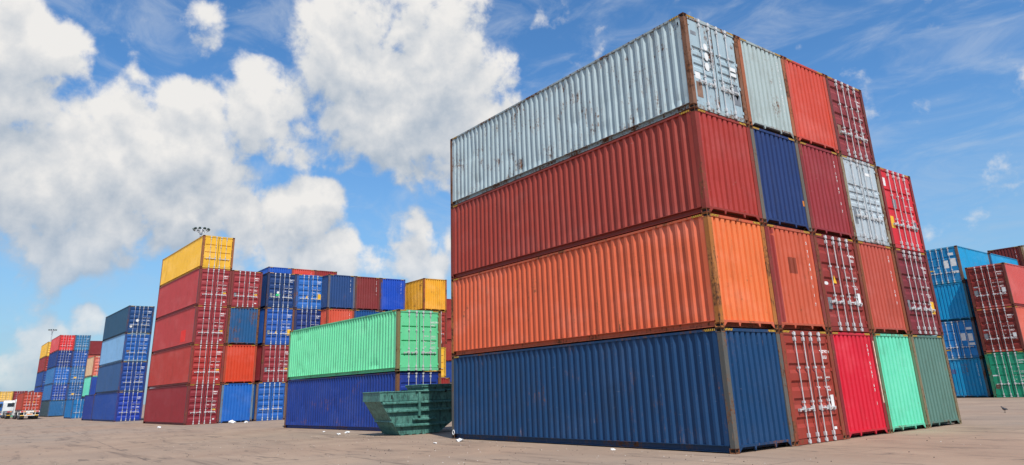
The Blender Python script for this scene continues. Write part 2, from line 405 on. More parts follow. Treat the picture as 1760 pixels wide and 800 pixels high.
STYLES = {  # groove centres as fraction of door height, groove (slope, flat, slope), depth
    'ribbed': ([.15, .33, .50, .67, .87], (.05, .12, .09), .045),
    'narrow': ([.235, .48, .74], (.01, .05, .015), .045),
    'banded': ([.355, .455, .555, .655], (.02, .085, .05), .034),
    'wide':   ([.10, .24, .38, .52, .66, .80], (.05, .10, .06), .030),
}
def door_profile(H, style):
    z0, z1 = .150, H-.130; cs, (s1, fl, s2), dp = STYLES[style]
    pr = [(z0, 0), (z0+.05, 0)]
    for c in cs:
        zc = z0+(z1-z0)*c; a = zc-(s1+fl+s2)/2
        pr += [(a, 0), (a+s2, dp), (a+s2+fl, dp), (a+s1+s2+fl, 0)]
    pr += [(z1-.03, 0), (z1, 0)]; return pr
def prof_at(pr, z):
    for (a, da), (b, db) in zip(pr, pr[1:]):
        if a <= z <= b: return da+(db-da)*(z-a)/max(1e-6, b-a)
    return 0
def door_mesh(L, H, style, s):
    k = ('door', L, H, style, s)
    if k in CACHE: return CACHE[k]
    X = L/2; pr = door_profile(H, style); xo = X-.032; mb = MB()
    ys = [.020, .085, .115, .955, .985, 1.035]
    vs = []; n = len(ys)
    for z, d in pr:
        for i, y in enumerate(ys): vs.append((xo-(d if i in (2, 3) else 0), s*y, z))
    fs = []
    for j in range(len(pr)-1):
        for i in range(n-1): fs.append((j*n+i, j*n+i+1, (j+1)*n+i+1, (j+1)*n+i))
    if s < 0: fs = [f[::-1] for f in fs]
    mb.raw(vs, fs, M_PAINT)
    z0, z1 = pr[0][0], pr[-1][0]
    def bx(x0, x1, y0, y1, a, b, m):
        p, q = sorted((s*y0, s*y1)); mb.box(x0, x1, p, q, a, b, m)
    # leaf edges (thickness)
    bx(xo-.05, xo-.001, 1.030, 1.0355, z0, z1, M_PAINT); bx(xo-.05, xo-.001, .0205, .026, z0, z1, M_PAINT)
    # gasket
    bx(xo-.045, xo-.012, 1.0365, 1.075, z0-.012, z1+.012, M_RUBBER)
    bx(xo-.045, xo-.012, .0005, .0195, z0, z1, M_RUBBER)
    bx(xo-.045, xo-.008, .020, 1.035, z1+.001, z1+.005, M_RUBBER)
    bx(xo-.045, xo-.008, .020, 1.035, z0-.014, z0-.001, M_RUBBER)
    # hinges
    for i in range(4):
        z = z0+.14+(z1-z0-.28)*i/3
        bx(xo-.004, xo+.016, .985, 1.075, z-.045, z+.045, M_PAINT)
        mb.cyl((xo+.010, s*1.083, z-.055), (xo+.010, s*1.083, z+.055), .016, M_PAINT, 6)
    CACHE[k] = mb.mesh('door', False); return CACHE[k]
def bar_mesh(L, H, hz):
    """one locking bar: rod, brackets, cams and keepers; local origin on the door face at the rod"""
    k = ('bar', H, hz)
    if k in CACHE: return CACHE[k]
    mb = MB(); G = M_GALV
    mb.cyl((.045, 0, .05), (.045, 0, H-.035), .0155, G, 8)
    for z in (.07, H-.095):
        mb.box(.008+.004, .070, -.036, .036, z-.045, z+.045, G)
        mb.box(.022, .052, -.055, .055, z-.016, z+.016, G)
    for z in (.215, H-.235): mb.box(.002, .066, -.030, .030, z-.05, z+.05, G)
    for fz in (.36, .66): mb.box(.002, .068, -.034, .034, H*fz-.026, H*fz+.026, G)
    sgn = 1
    z = hz; mb.box(.001, .030, -.075, .075, z-.05, z+.05, G); mb.cyl((.045, 0, z-.075), (.045, 0, z+.075), .032, G, 8)
    mb.box(.052, .068, -.02, .28, z-.014, z+.010, G); mb.box(.002, .07, .215, .265, z-.055, z+.015, G)
    CACHE[k] = mb.mesh('locking_bar'); return CACHE[k]
def hazard_mesh(L, H, which):
    k = ('haz', L, H, which)
    if k in CACHE: return CACHE[k]
    X = L/2; Y = W/2; mb = MB()
    if which == 'end':
        a, b = Y-.17-.30, Y-.17; z0, z1 = H-.070, H-.018; x = X-.010
        mb.face([(x, a, z0), (x, b, z0), (x, b, z1), (x, a, z1)], M_YEL)
        n = 5; st = (b-a)/n
        for i in range(n):
            u = a+i*st; mb.face([(x+.0015, u, z0), (x+.0015, u+st*.5, z0), (x+.0015, min(b, u+st*.9), z1), (x+.0015, min(b, u+st*.4), z1)], M_BLK)
    else:
        a, b = X-.19-.32, X-.19; y = Y-.002; z0, z1 = H-.068, H-.016; n = 5
        mb.face([(b, y, z0), (a, y, z0), (a, y, z1), (b, y, z1)], M_YEL)
        st = (b-a)/n
        for i in range(n):
            u = a+i*st; mb.face([(u+st*.5, y+.0015, z0), (u, y+.0015, z0), (u+st*.4, y+.0015, z1), (min(b, u+st*.9), y+.0015, z1)], M_BLK)
    CACHE[k] = mb.mesh('hazard_label', False); return CACHE[k]
def mirror_mesh(me, sx, sy, key):
    k = ('mir', me.name, sx, sy)
    if k in CACHE: return CACHE[k]
    m2 = me.copy(); m2.transform(Matrix.Diagonal((sx, sy, 1, 1)))
    if sx*sy < 0: m2.flip_normals()
    CACHE[k] = m2; return m2

# ------------------------------------------------------------------ lettering
def text_polys(body, size, align='LEFT', spacing=1.0, line=1.0):
    k = ('txt', body, size, align, spacing, line)
    if k in CACHE: return CACHE[k]
    cu = bpy.data.curves.new('lettering', 'FONT'); cu.body = body; cu.size = size; cu.align_x = align
    cu.space_character = spacing; cu.space_line = line; cu.resolution_u = 2; cu.offset = size*.022
    o = bpy.data.objects.new('lettering', cu); sc.collection.objects.link(o)
    dg = bpy.context.evaluated_depsgraph_get(); dg.update()
    me = bpy.data.meshes.new_from_object(o.evaluated_get(dg))
    r = ([v_.co.copy() for v_ in me.vertices], [tuple(p.vertices) for p in me.polygons])
    bpy.data.objects.remove(o); bpy.data.curves.remove(cu); bpy.data.meshes.remove(me)
    CACHE[k] = r; return r
def door_lettering(L, H, style, which, text):
    k = ('dl', L, H, style, which, text)
    if k in CACHE: return CACHE[k]
    pr = door_profile(H, style); xo = L/2-.032; mb = MB()
    def put(body, size, y, z, mat=M_WHITE, **kw):
        vs, fs = text_polys(body, size, **kw)
        out = []
        for c in vs:
            yy, zz = y+c.x, z+c.y; d = prof_at(pr, zz) if .1 < abs(yy) < .97 else 0
            out.append((xo-d+.004, yy, zz))
        mb.raw(out, fs, mat)
    if which == 'num': put(text, .12, .64, H-.60)
    elif which == 'code': put(text, .12, .66, H-.75)
    else:
        i, j, a = text; put(a, .062, (.26, .64, .64)[j], H*.56-i*.25-(.078 if j == 2 else 0))
    CACHE[k] = mb.mesh('lettering', False); return CACHE[k]
DATA = [(i, j, t) for i, row in enumerate((('MAX. GR.', '30,480 KG', '67,200 LB'), ('TARE', '3,800 KG', '8,380 LB'), ('NET', '26,680 KG', '58,820 LB'), ('CU. CAP.', '76.4 CU.M', '2,700 CU.FT'))) for j, t in enumerate(row)]
def end_lettering(L, H, num, mat=None):
    k = ('el', L, H, num, mat)
    if k in CACHE: return CACHE[k]
    # single column of characters running down one outer flat of the end wall (-X end seen from outside)
    X = L/2; Y = W/2; mb = MB(); pts = corr_profile(-Y+.145, Y-.145, .232, 118, 20, 48, .052, .05)
    flats = [((a[0]+b[0])/2) for a, b in zip(pts, pts[1:]) if a[1] == 0 and b[1] == 0]
    u = flats[-2]   # u positive -> y = -u ; viewed from -X, right hand is -y
    z = H-.42
    for ch in num:
        if ch != ' ':
            vs, fs = text_polys(ch, .115, align='CENTER')
            mb.raw([(-(X-.028)-.004, -u-c.x, z+c.y) for c in vs], fs, mat or M_WHITE)
        z -= .125
    CACHE[k] = mb.mesh('lettering', False); return CACHE[k]
def placard_mesh(L, items, H=2.87, style='ribbed'):
    mb = MB(); xo = L/2-.032; pr = door_profile(H, style)
    for kind, y, z, w, h, m in items:
        x = xo+.005
        dd = [prof_at(pr, z-h/2+h*i/6) for i in range(7)]; x = xo-min(dd)+.004
        if kind == 'rect': mb.box(x-.003, x, y-w/2, y+w/2, z-h/2, z+h/2, m)
        elif kind == 'tri': mb.prism([(y-w/2, z-h/2), (y+w/2, z-h/2), (y, z+h/2)], 'x', x-.003, x, m)
        elif kind == 'disc': mb.prism([(y+w/2*math.cos(i*math.pi/8), z+h/2*math.sin(i*math.pi/8)) for i in range(16)], 'x', x-.003, x, m)
        elif kind == 'diamond': mb.prism([(y-w/2, z), (y, z-h/2), (y+w/2, z), (y, z+h/2)], 'x', x-.003, x, m)
    return mb.mesh('placard')

# ------------------------------------------------------------------ one container
K = 1.08
def base(c, rust=.3, k=K):
    c = (c[0], c[1], c[2]*.80) if (c[0] > 1.8*c[1] and c[2] < c[0]*.6 and c[1] < 72) else (c[0]*.82, c[1]*1.07, c[2]*.95) if c[2] > 1.5*c[1] and c[2] > 2*c[0] else c
    l = lin(c); return (min(.85, l[0]/k), min(.85, l[1]/k), min(.85, l[2]/k), rust)
def container(center, rotz, L, H, col, rust=.3, style='ribbed', post=None, side=None, endcol=None, num=None, rich=False,
              label='', group=None, seed=None, full=True, placards=(), endnum=None, patch=None, hazard=True, doorcol=None, bars=True, cat='container'):
    X = L/2; Y = W/2
    root = link('shipping_container', None, None, center, rotz); root.empty_display_size = .5
    tag(root, label, cat, group)
    cb = base(col, rust); cp = base(post, min(1, rust+.30)) if post else (cb[0]*.6+.02, cb[1]*.6+.015, cb[2]*.6+.01, min(1, rust+.30))
    cs = base(side, rust) if side else cb; ce = base(endcol, rust) if endcol else cb
    def L_(name, me, loc=(0, 0, 0), rz=0, c=cb, parent=root): return link(name, me, parent, loc, rz, c)
    L_('frame', frame_mesh(L, H), c=tuple(v*.8 for v in (cs if side else cb)[:3])+(min(1, rust+.25),))
    pm = post_mesh(H)
    for sx in (-1, 1):
        for sy in (-1, 1):
            me = pm if (sx, sy) == (1, 1) else mirror_mesh(pm, sx, sy, 'p')
            L_('corner_post', me, (sx*(X-.089), sy*(Y-.081), H/2), 0, cp)
            for z in (.059, H-.059): L_('corner_casting', ME_CAST, (sx*(X-.089), sy*(Y-.081), z), 0, cp)
            if hazard:
                for wh in ('end', 'side'):
                    hm = hazard_mesh(L, H, wh)
                    L_('hazard_label', hm if (sx, sy) == (1, 1) else mirror_mesh(hm, sx, sy, 'h'), c=(1, 1, 1, 1))
    L_('side_panel', side_mesh(L, H, seed), c=cs); L_('side_panel', side_mesh(L, H), rz=math.pi, c=cs)
    L_('end_panel', end_mesh(L, H, seed), c=ce); L_('roof', roof_mesh(L, H))
    cdoor = base(doorcol, rust) if doorcol else cb
    for s in (-1, 1):
        d = L_('door', door_mesh(L, H, style, s), c=cdoor)
        if bars:
            for yy in (.19, .60):
                bm_ = bar_mesh(L, H, H*.30 if yy < .3 else H*.30-.0)
                o = link('locking_bar', bm_ if s > 0 else mirror_mesh(bm_, 1, -1, 'b'), d, (X-.030, s*yy, 0))
    if num:
        L_('serial_number', door_lettering(L, H, style, 'num', num)); L_('type_code', door_lettering(L, H, style, 'code', '45G1'))
    if rich:
        for row in DATA: L_('weight_lettering', door_lettering(L, H, style, 'row', row))
    if endnum: L_('serial_number', end_lettering(L, H, endnum))
    if seed:
        for sx in (-1, 1):
            mb = MB(); xx = sx*(X-.135-.09); mb.box(xx-.035, xx+.035, -(Y-.013), -(Y-.002), H-.33, H-.20, M_PAINT); mb.box(xx-.02, xx+.02, -(Y-.0015), -(Y+.003), H-.31, H-.22, M_DARK)
            L_('vent', mb.mesh('vent'))
    for it in placards: L_('sticker', placard_mesh(L, [it], H, style))
    if patch:   # a repainted rectangle on a wall: (wall, u0, u1, z0, z1, colour)
        for wl, u0, u1, z0, z1, pc in patch:
            if wl == 'end':
                pts = corr_profile(-Y+.145, Y-.145, .232, 118, 20, 48, .052, .05); pl = lambda u, d, z: (-(X-.028)+d-.004, -u, z)
            else:
                pts = corr_profile(-X+.13, X-.13, .266, 74, 50, 78, .050, .13); pl = lambda u, d, z: (u, -(Y-.014)+d-.004, z)
            us = [(u0, prof_at(pts, u0))]+[p for p in pts if u0 < p[0] < u1]+[(u1, prof_at(pts, u1))]
            L_('paint_patch', wall(us, z0, z1, 1, pl, M_PLAIN).mesh('paint_patch', False), c=base(pc, rust))
    return root
L40, L20, HC, HS = 12.192, 6.058, 2.87, 2.591
def place(x0, y0, yaw, col, z, kind='door', L=L40, axis='X', dy=0, dx=0, pitch=2.458, **kw):
    """front-corner grid position of a stack -> container; kind says which end faces the front"""
    c, s = math.cos(R(yaw)), math.sin(R(yaw))
    if axis == 'X':
        lx, ly = -L/2+dx, col*pitch+W/2+dy; base_rot = R(yaw)
    else:
        lx, ly = -col*pitch-W/2+dy, L/2-dx; base_rot = R(yaw)-math.pi/2
    p = (x0+c*lx-s*ly, y0+s*lx+c*ly, z)
    return container(p, base_rot+(0 if kind == 'door' else math.pi), L, kw.pop('H', HC), **kw)

# ------------------------------------------------------------------ main stack
MG = 'containers of the large front stack'
Z1, Z2, Z3, Z4 = 0, 2.862, 5.726, 8.612
def M(col, lv, kind, c, label, **kw):
    kw.setdefault('H', (2.856, 2.86, 2.882, 2.856)[lv-1]); kw.setdefault('rust', .3)
    return place(0, 0, 0, col, (Z1, Z2, Z3, Z4)[lv-1], kind, col=c, label=label, group=MG, seed=lv*10+col+1, **kw) if False else \
        _m(col, lv, kind, c, label, kw)
def _m(colidx, lv, kind, c, label, kw):
    L = L40; z = (Z1, Z2, Z3, Z4)[lv-1]; dy = kw.pop('dy', 0); dx = kw.pop('dx', 0); H = kw.pop('H')
    y = colidx*2.458+W/2+dy; x = -L/2+dx
    return container((x, y, z), 0 if kind == 'door' else math.pi, L, H, c, label=label, group=MG, seed=lv*10+colidx+1, **kw)
RUSTPOST = (120, 62, 35)
CSC = ('rect', -.86, .80, .20, .34, M_GREY)
_m(0, 1, 'end', (18, 58, 110), 'navy blue container at the bottom near corner of the large front stack', dict(H=2.856, rust=.36, post=(88, 88, 84), hazard=True))
_m(1, 1, 'door', (150, 54, 50), 'red brown container with closed doors on the ground between navy blue and crimson ones', dict(H=2.856, rust=.30, post=(140, 58, 48), num='207747 6', rich=True, placards=[('rect', .86, .98, .15, .36, M_STICKW), ('rect', .80, .32, .13, .07, M_STICKW)]))
_m(2, 1, 'end', (212, 28, 66), 'crimson container on the ground with rust holes low on its end wall', dict(H=2.856, rust=.30, post=(132, 34, 48), endnum='307 5167 63  1', dx=0))
_m(3, 1, 'end', (106, 216, 178), 'bright mint green container on the ground of the large front stack', dict(H=2.856, rust=.30, post=(84, 118, 84)))
_m(4, 1, 'end', (92, 128, 116), 'dull grey green container on the ground at the right end of the front stack', dict(H=2.856, rust=.35, post=(124, 112, 84)))
_m(0, 2, 'end', (228, 118, 64), 'bright orange container on top of the navy blue one', dict(H=2.86, rust=.42, post=(170, 104, 42), side=(216, 100, 62)))
_m(1, 2, 'end', (200, 92, 62), 'orange red container with a brown painted rectangle on its end wall', dict(H=2.86, rust=.38, post=(124, 42, 44), endnum='5 71 43 5 1 1 7', patch=[('end', -.28, .13, 1.55, 2.0, (140, 62, 50)), ('end', -1.07, -.80, .20, 2.74, (150, 54, 60))]))
_m(2, 2, 'door', (138, 46, 48), 'brown red container with closed doors and a yellow triangle sticker, second tier', dict(H=2.86, rust=.28, post=(118, 48, 36), num='5304 8', rich=True, placards=[('tri', -.40, 1.52, .20, .24, M_YEL), ('disc', -.88, 1.38, .22, .10, M_STICKW), CSC, ('rect', .86, .98, .15, .36, M_STICKW)]))
_m(3, 2, 'end', (186, 80, 62), 'dusty orange red container in the second tier above the mint green one', dict(H=2.86, rust=.34, post=(130, 66, 36), endnum='20  317  30 7'))
_m(4, 2, 'door', (118, 38, 54), 'dark maroon container with closed doors at the right end of the second tier', dict(H=2.86, rust=.25, post=(104, 40, 44), num='3425 5', rich=True, dy=.06, placards=[('rect', .86, .92, .24, .42, M_YEL), ('rect', -.86, .95, .16, .34, M_GREY)]))
_m(0, 3, 'end', (168, 56, 58), 'red brown container third tier at the near corner under the pale grey one', dict(H=2.882, rust=.22, post=(136, 48, 44), side=(158, 58, 54)))
_m(1, 3, 'end', (42, 52, 112), 'dark navy container with grey brown posts in the third tier', dict(H=2.882, rust=.22, post=(104, 98, 88), patch=[('end', .98, 1.07, .75, .92, (200, 120, 50))]))
_m(2, 3, 'end', (150, 50, 66), 'maroon red container with white end numbers in the third tier', dict(H=2.882, rust=.22, post=(120, 42, 44), endnum='12 177 67  5 7'))
_m(3, 3, 'door', (172, 184, 190), 'light grey container with closed doors and rusty edges in the third tier', dict(H=2.882, rust=.5, style='banded', post=(140, 128, 104), doorcol=(176, 188, 194), placards=[('rect', -.84, .85, .2, .55, M_GREY), ('rect', .5, 2.42, .5, .10, M_STICKW)]))
_m(4, 3, 'door', (206, 38, 58), 'bright crimson container with closed doors, topmost at the right end of the front stack', dict(H=2.882, rust=.20, style='narrow', post=(130, 44, 48), num='881 1', rich=True, dy=.07, placards=[('rect', -.86, .92, .24, .42, M_YEL), ('rect', -.45, 1.62, .26, .34, M_GREY), ('rect', .86, .92, .18, .34, M_GREY), ('rect', -.9, 2.36, .16, .3, M_STICKW)]))
_m(0, 4, 'door', (160, 180, 188), 'pale blue grey container with banded doors, topmost at the near corner', dict(H=2.856, rust=.56, style='banded', post=(126, 88, 66), side=(172, 190, 194), placards=[('disc', -.36, 2.02, .17, .22, M_STICKW), ('disc', -.36, 1.72, .17, .26, M_STICKW), ('disc', -.38, 1.40, .19, .26, M_STICKW), ('rect', -.86, 1.02, .22, .20, M_STICKW), ('rect', -.84, .60, .24, .46, M_BROWNP), ('rect', -.84, 2.33, .24, .12, M_GREY), ('diamond', .86, .90, .26, .50, M_GREY), ('rect', .84, .66, .32, .34, M_GREY), ('rect', .80, 1.62, .30, .12, M_STICKW), ('rect', .82, 1.45, .25, .10, M_STICKW)]))
_m(1, 4, 'end', (172, 186, 184), 'pale grey container showing its plain end wall with orange rusted posts, top tier', dict(H=2.856, rust=.42, post=(160, 92, 58), endnum='207 1177 321 1'))
_m(2, 4, 'end', (204, 76, 56), 'clean orange red container in the top tier between pale grey and maroon', dict(H=2.856, rust=.18, post=(190, 74, 54)))
_m(3, 4, 'door', (134, 50, 64), 'faded maroon container with closed doors at the right end of the top tier', dict(H=2.856, rust=.30, post=(100, 44, 46), num='1108 1', rich=True, placards=[('rect', -.84, .92, .22, .36, M_BROWNP), ('rect', .45, .72, .05, .05, M_YEL)]))
M_CREAM = simple('bare_primer', (.62, .50, .38), .7, 0, .25, 9)
_cr = next(o for o in sc.objects if o.get('label', '').startswith('crimson container on the ground'))
_mb = MB(); _mb.box(-L40/2-.001, -L40/2+.0035, -(W/2-.035), -(W/2-.085), .85, 2.62, M_CREAM); link('bare_strip', _mb.mesh('bare_strip'), _cr)
# ------------------------------------------------------------------ left hand stacks
BG = 'containers of the five tier maroon stack'; BX, BY, BYAW = -47.08, -.98, 2.19
bz = [0, 2.85, 5.746, 8.64, 11.548]
pl_b = [('rect', .80, 1.02, .22, .10, M_YEL), ('rect', .80, .34, .15, .07, M_STICKW)]
def B(col, lv, kind, c, label, **kw):
    H = kw.pop('H', 2.85); kw.setdefault('rust', .25)
    x0, y0, yaw = kw.pop('o', (BX, BY, BYAW)); grp = kw.pop('g', BG); z = kw.pop('z', None)
    axis = kw.pop('axis', 'X'); L = kw.pop('L', L40); dx = kw.pop('dx', 0); dy = kw.pop('dy', 0)
    cc, s = math.cos(R(yaw)), math.sin(R(yaw)); zz = bz[lv-1] if z is None else z
    if axis == 'X': lx, ly, rot = -L/2+dx, col*2.458+W/2+dy, R(yaw)
    else: lx, ly, rot = -col*2.458-W/2+dy, L/2-dx, R(yaw)-math.pi/2
    return container((x0+cc*lx-s*ly, y0+s*lx+cc*ly, zz), rot+(0 if kind == 'door' else math.pi), L, H, c, label=label, group=grp, **kw)
B(0, 1, 'door', (128, 34, 54), 'dark maroon container with closed doors at the bottom of the maroon stack', side=(138, 40, 56), num='3590 5', rich=True, placards=pl_b, H=2.846)  # side tones of the four maroon tiers hold grazing gloss in their colour
B(0, 2, 'door', (160, 46, 52), 'scuffed brick red container second from the bottom of the maroon stack', side=(172, 58, 62), num='304276 6', rich=True, placards=pl_b, rust=.34, H=2.888)
B(0, 3, 'door', (142, 44, 62), 'maroon container with a bright red square on its side, middle of the maroon stack', side=(176, 62, 76), num='40025 1', rich=True, placards=pl_b, H=2.886, patch=[('side', 2.6, 4.0, .35, 1.25, (215, 50, 56))])
B(0, 4, 'door', (146, 46, 64), 'maroon container with closed doors directly beneath the tall yellow one', side=(176, 64, 80), num='20817 1', rich=True, placards=pl_b, H=2.90)
B(0, 5, 'door', (232, 176, 44), 'yellow container alone at the very top of the maroon stack', style='narrow', H=2.575, side=(238, 184, 60), post=(150, 92, 50), num=None, rust=.2, hazard=False)
B(1, 1, 'end', (34, 92, 190), 'bright blue container with corrugated end on the ground beside the maroon doors', H=2.846, post=(96, 120, 140), endnum=None, rust=.32)
B(1, 2, 'end', (204, 66, 44), 'orange red container with corrugated end above the bright blue one', H=2.888, post=(160, 60, 44), rust=.2)
B(1, 3, 'end', (38, 80, 140), 'rust stained mid blue container with corrugated end under maroon doors', H=2.886, post=(104, 76, 60), rust=.62)
B(1, 4, 'door', (146, 46, 64), 'maroon container with closed doors, second column top of the maroon stack', H=2.90, num='8027 8', rich=True, placards=pl_b+[('rect', -.84, .95, .2, .3, M_GREY)])
CG = 'containers of the blue middle stack'; C0 = (-47.59, 4.45, .4); cz = [0, 2.894, 5.788, 8.752]
pl_c = [('rect', -.84, .98, .2, .32, M_GREY), ('tri', -.22, 1.02, .22, .22, M_YEL)]
B(0, 1, 'door', (30, 84, 176), 'blue container with ribbed doors on the ground, right of the bright blue end wall', o=(C0[0], C0[1]-.25, C0[2]), g=CG, z=cz[0], H=2.888, rust=.3, post=(110, 90, 84))
B(0, 2, 'door', (138, 42, 62), 'maroon container with closed doors half hidden behind the light green container', o=C0, g=CG, z=cz[1], H=2.888, num='6014 8', rich=True, placards=[('rect', -.84, .95, .2, .32, M_GREY), ('rect', .80, 1.02, .2, .1, M_YEL)])
B(0, 3, 'door', (30, 74, 168), 'royal blue container with a yellow triangle sticker and an orange side sticker', o=C0, g=CG, z=cz[2], H=2.958, num='70012 5', rich=True, placards=pl_c+[('rect', .84, 1.0, .28, .5, M_YEL)], post=(110, 70, 56))
M_GREEN = simple('green_sticker', (.03, .5, .15), .5)
B(0, 4, 'door', (22, 50, 112), 'very dark navy container with a small green sticker on its door', o=C0, g=CG, z=cz[3], H=2.893, num='38317 8', rich=True, placards=[('rect', -.84, 1.02, .2, .34, M_GREY), ('rect', -.28, 1.05, .34, .18, M_GREEN), ('disc', -.28, 1.25, .2, .2, M_STICKW)])
B(1, 1, 'end', (70, 104, 118), 'weathered teal grey container with corrugated end behind the blue ground container', o=(C0[0], C0[1]-.32, C0[2]), g=CG, z=cz[0], H=2.888, rust=.5, post=(110, 70, 50))
B(1, 2, 'end', (44, 70, 140), 'blue container hidden behind the light green one, second tier', o=C0, g=CG, z=cz[1], H=2.888)
B(1, 3, 'door', (24, 46, 120), 'deep navy container with a yellow triangle just above the light green roof edge', o=C0, g=CG, z=cz[2], H=2.958, num='21106 9', rich=True, placards=[('tri', -.62, 1.2, .24, .24, M_YEL), ('disc', -.12, 1.2, .2, .22, M_STICKW)])
B(1, 4, 'door', (44, 94, 186), 'lighter blue container with yellow triangle and orange square, top tier', o=C0, g=CG, z=cz[3], H=2.893, num='76372 1', rich=True, placards=[('tri', -.25, 1.02, .22, .22, M_YEL), ('rect', .84, 1.05, .28, .46, M_YEL)])
DG = 'containers right of the blue middle stack'; D0 = (-48.68, 9.95, .4); dz = [0, 2.95, 5.90, 9.10]
M_TRI = [('tri', -.84, 2.4, .2, .2, M_YEL)]
def Dc(col, lv, c, label, **kw): return B(col, lv, kw.pop('kind', 'end'), c, label, o=kw.pop('o', D0), g=DG, z=dz[lv-1], H=(2.945, 2.945, 3.15, 2.895)[lv-1] if lv != 3 else 2.895, **kw)
dz = [0, 2.896, 5.792, 8.688]
D0 = (-46.2, 9.15, .4)
Dc(0, 4, (48, 66, 128), 'grey navy container with corrugated end and sticker, top tier left of maroon', endnum='10 77 717', post=(92, 96, 110))
Dc(1, 4, (128, 50, 62), 'maroon container with corrugated end between two blue ones, top tier', endnum='117 1737 1', post=(90, 52, 54))
Dc(2, 4, (30, 70, 190), 'vivid blue container with corrugated end, rightmost of the top tier', endnum='177 17 7', rust=.35)
Dc(0, 3, (206, 84, 60), 'orange container with corrugated end above the light green roof edge', endnum='17 711', post=(150, 62, 50))
Dc(1, 3, (30, 70, 140), 'steel blue container barely showing above the light green roof edge')
Dc(2, 3, (30, 56, 130), 'dark blue container mostly hidden above the light green doors')
for lv in (1, 2):
    for c_, colr, nm in ((0, (120, 50, 55), 'maroon'), (1, (50, 80, 130), 'blue'), (2, (150, 70, 50), 'rust red')):
        Dc(c_, lv, colr, '%s container in the %s tier hidden behind the light green container' % (nm, ('lowest', 'second')[lv-1]))
YG = 'containers of the yellow topped stack'; Y0 = (-46.84, 18.62, .6)
YS = dict(o=(-44.3, 17.3, .5), g=YG)
B(0, 4, 'end', (232, 166, 44), 'rust streaked yellow container with corrugated walls behind the light green one', z=8.65, H=2.86, rust=.45, post=(160, 84, 38), **YS)
B(0, 3, 'door', (150, 50, 48), 'red container under the rust streaked yellow one', z=5.77, H=2.86, **YS)
B(0, 2, 'door', (232, 176, 44), 'yellow container with door bars peeking out right of the light green doors', z=2.88, H=2.60, dy=-.12, style='narrow', **YS)
B(0, 1, 'end', (140, 40, 44), 'dark red corrugated container at ground level right of the blue doors', z=0, H=2.86, dy=.3, **YS)
FG = 'containers of the distant maroon stack'
for i, c in enumerate([(128, 40, 48), (40, 60, 140), (150, 52, 56), (156, 54, 58), (150, 50, 58)]):
    B(0, i+1, 'end', c, ['dark red container, bottom of the distant stack beside the tall orange wall', 'blue container, second tier of the distant stack beside the tall orange wall', 'maroon container, middle of the distant stack beside the tall orange wall', 'maroon container, fourth tier of the distant stack beside the tall orange wall', 'maroon container, top of the distant stack beside the tall orange wall'][i], o=(-75.2, 38.2, 0), g=FG, z=i*2.88, H=2.86, hazard=False)
HG = 'containers of the row behind the blue stacks'
for i in range(5):
    zz = i*2.88
    for j, (c, nm) in enumerate((((40, 84, 190), 'blue'), ((214, 70, 68), 'coral red'), ((150, 48, 58), 'maroon'))):
        lb = ('%s container with corrugated end rising above the row in front' % nm) if i == 4 else '%s container in the %s tier hidden under the %s one at the back' % (nm, ('lowest', 'second', 'third', 'fourth')[i], nm)
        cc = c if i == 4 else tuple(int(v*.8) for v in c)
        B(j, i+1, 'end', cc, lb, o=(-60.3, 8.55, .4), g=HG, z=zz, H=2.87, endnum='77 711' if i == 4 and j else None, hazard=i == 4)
# green / blue pair
G0 = (-18.87, 1.28, 3.0); GG = 'pair of containers behind the steel skip'
B(0, 1, 'door', (24, 50, 150), 'royal blue container on the ground behind the green steel skip', o=(-18.95, 1.33, 3.15), g=GG, z=0, H=2.585, rust=.42, seed=71, post=(120, 84, 60), hazard=False, side=(28, 52, 142), style='wide')
B(0, 2, 'door', (104, 212, 152), 'light green container with closed doors stacked on the royal blue one', o=(-18.87, 1.28, 3.15), g=GG, z=2.595, H=2.79, rust=.26, seed=72, style='narrow', num='600278 0', rich=True, post=(128, 120, 80), side=(116, 220, 164))
# blue stack A
AG = 'containers of the four tier blue stack'; A0 = (-72.18, -1.68, 1.9); az_ = [0, 2.84, 5.81, 8.61]
pl_a = [('rect', -.84, 1.0, .22, .3, M_STICKW)]
B(0, 1, 'door', (24, 54, 168), 'royal blue container at the bottom of the four tier blue stack', o=A0, g=AG, z=az_[0], H=2.835, num='7106 5', rich=True, side=(38, 64, 150))
B(0, 2, 'door', (30, 62, 150), 'blue container second from the bottom of the four tier blue stack', o=A0, g=AG, z=az_[1], H=2.95, num='3047 1', rich=True, side=(62, 80, 138))
B(0, 3, 'door', (34, 86, 176), 'blue container with faded pale blue side walls in the blue stack', o=A0, g=AG, z=az_[2], H=2.79, num='7305 5', rich=True, side=(124, 168, 206), placards=[('rect', -.8, 1.0, .25, .2, M_BROWNP)])
B(0, 4, 'door', (26, 64, 128), 'dark slate blue container at the top of the four tier blue stack', o=A0, g=AG, z=az_[3], H=2.80, num='5703 9', rich=True, side=(52, 74, 112), placards=[('disc', -.26, 1.3, .3, .3, M_STICKW), ('disc', -.8, .7, .25, .3, M_STICKW)])
B(0, 1, 'door', (40, 52, 140), 'purple blue short container on the ground left of the four tier blue stack', o=(-84.6, -2.1, 1.9), g=AG, z=0, H=2.84, L=L20, hazard=False)
QG = 'containers seen in the gap left of the four tier blue stack'; Q0 = (-112.5, .8, 1.5)
B(0, 1, 'end', (40, 56, 130), 'dark blue container at the bottom of the gap, hidden by the purple blue one', o=Q0, g=QG, z=0, H=2.85, L=L20, hazard=False)
B(0, 2, 'end', (42, 66, 160), 'blue container with mint green side walls in the gap left of the blue stack', o=Q0, g=QG, z=2.88, H=2.85, L=L20, side=(110, 214, 180), hazard=False)
B(0, 3, 'door', (206, 104, 84), 'salmon container with beige side walls in the gap left of the blue stack', o=Q0, g=QG, z=5.76, H=2.85, L=L20, side=(216, 180, 140), hazard=False)
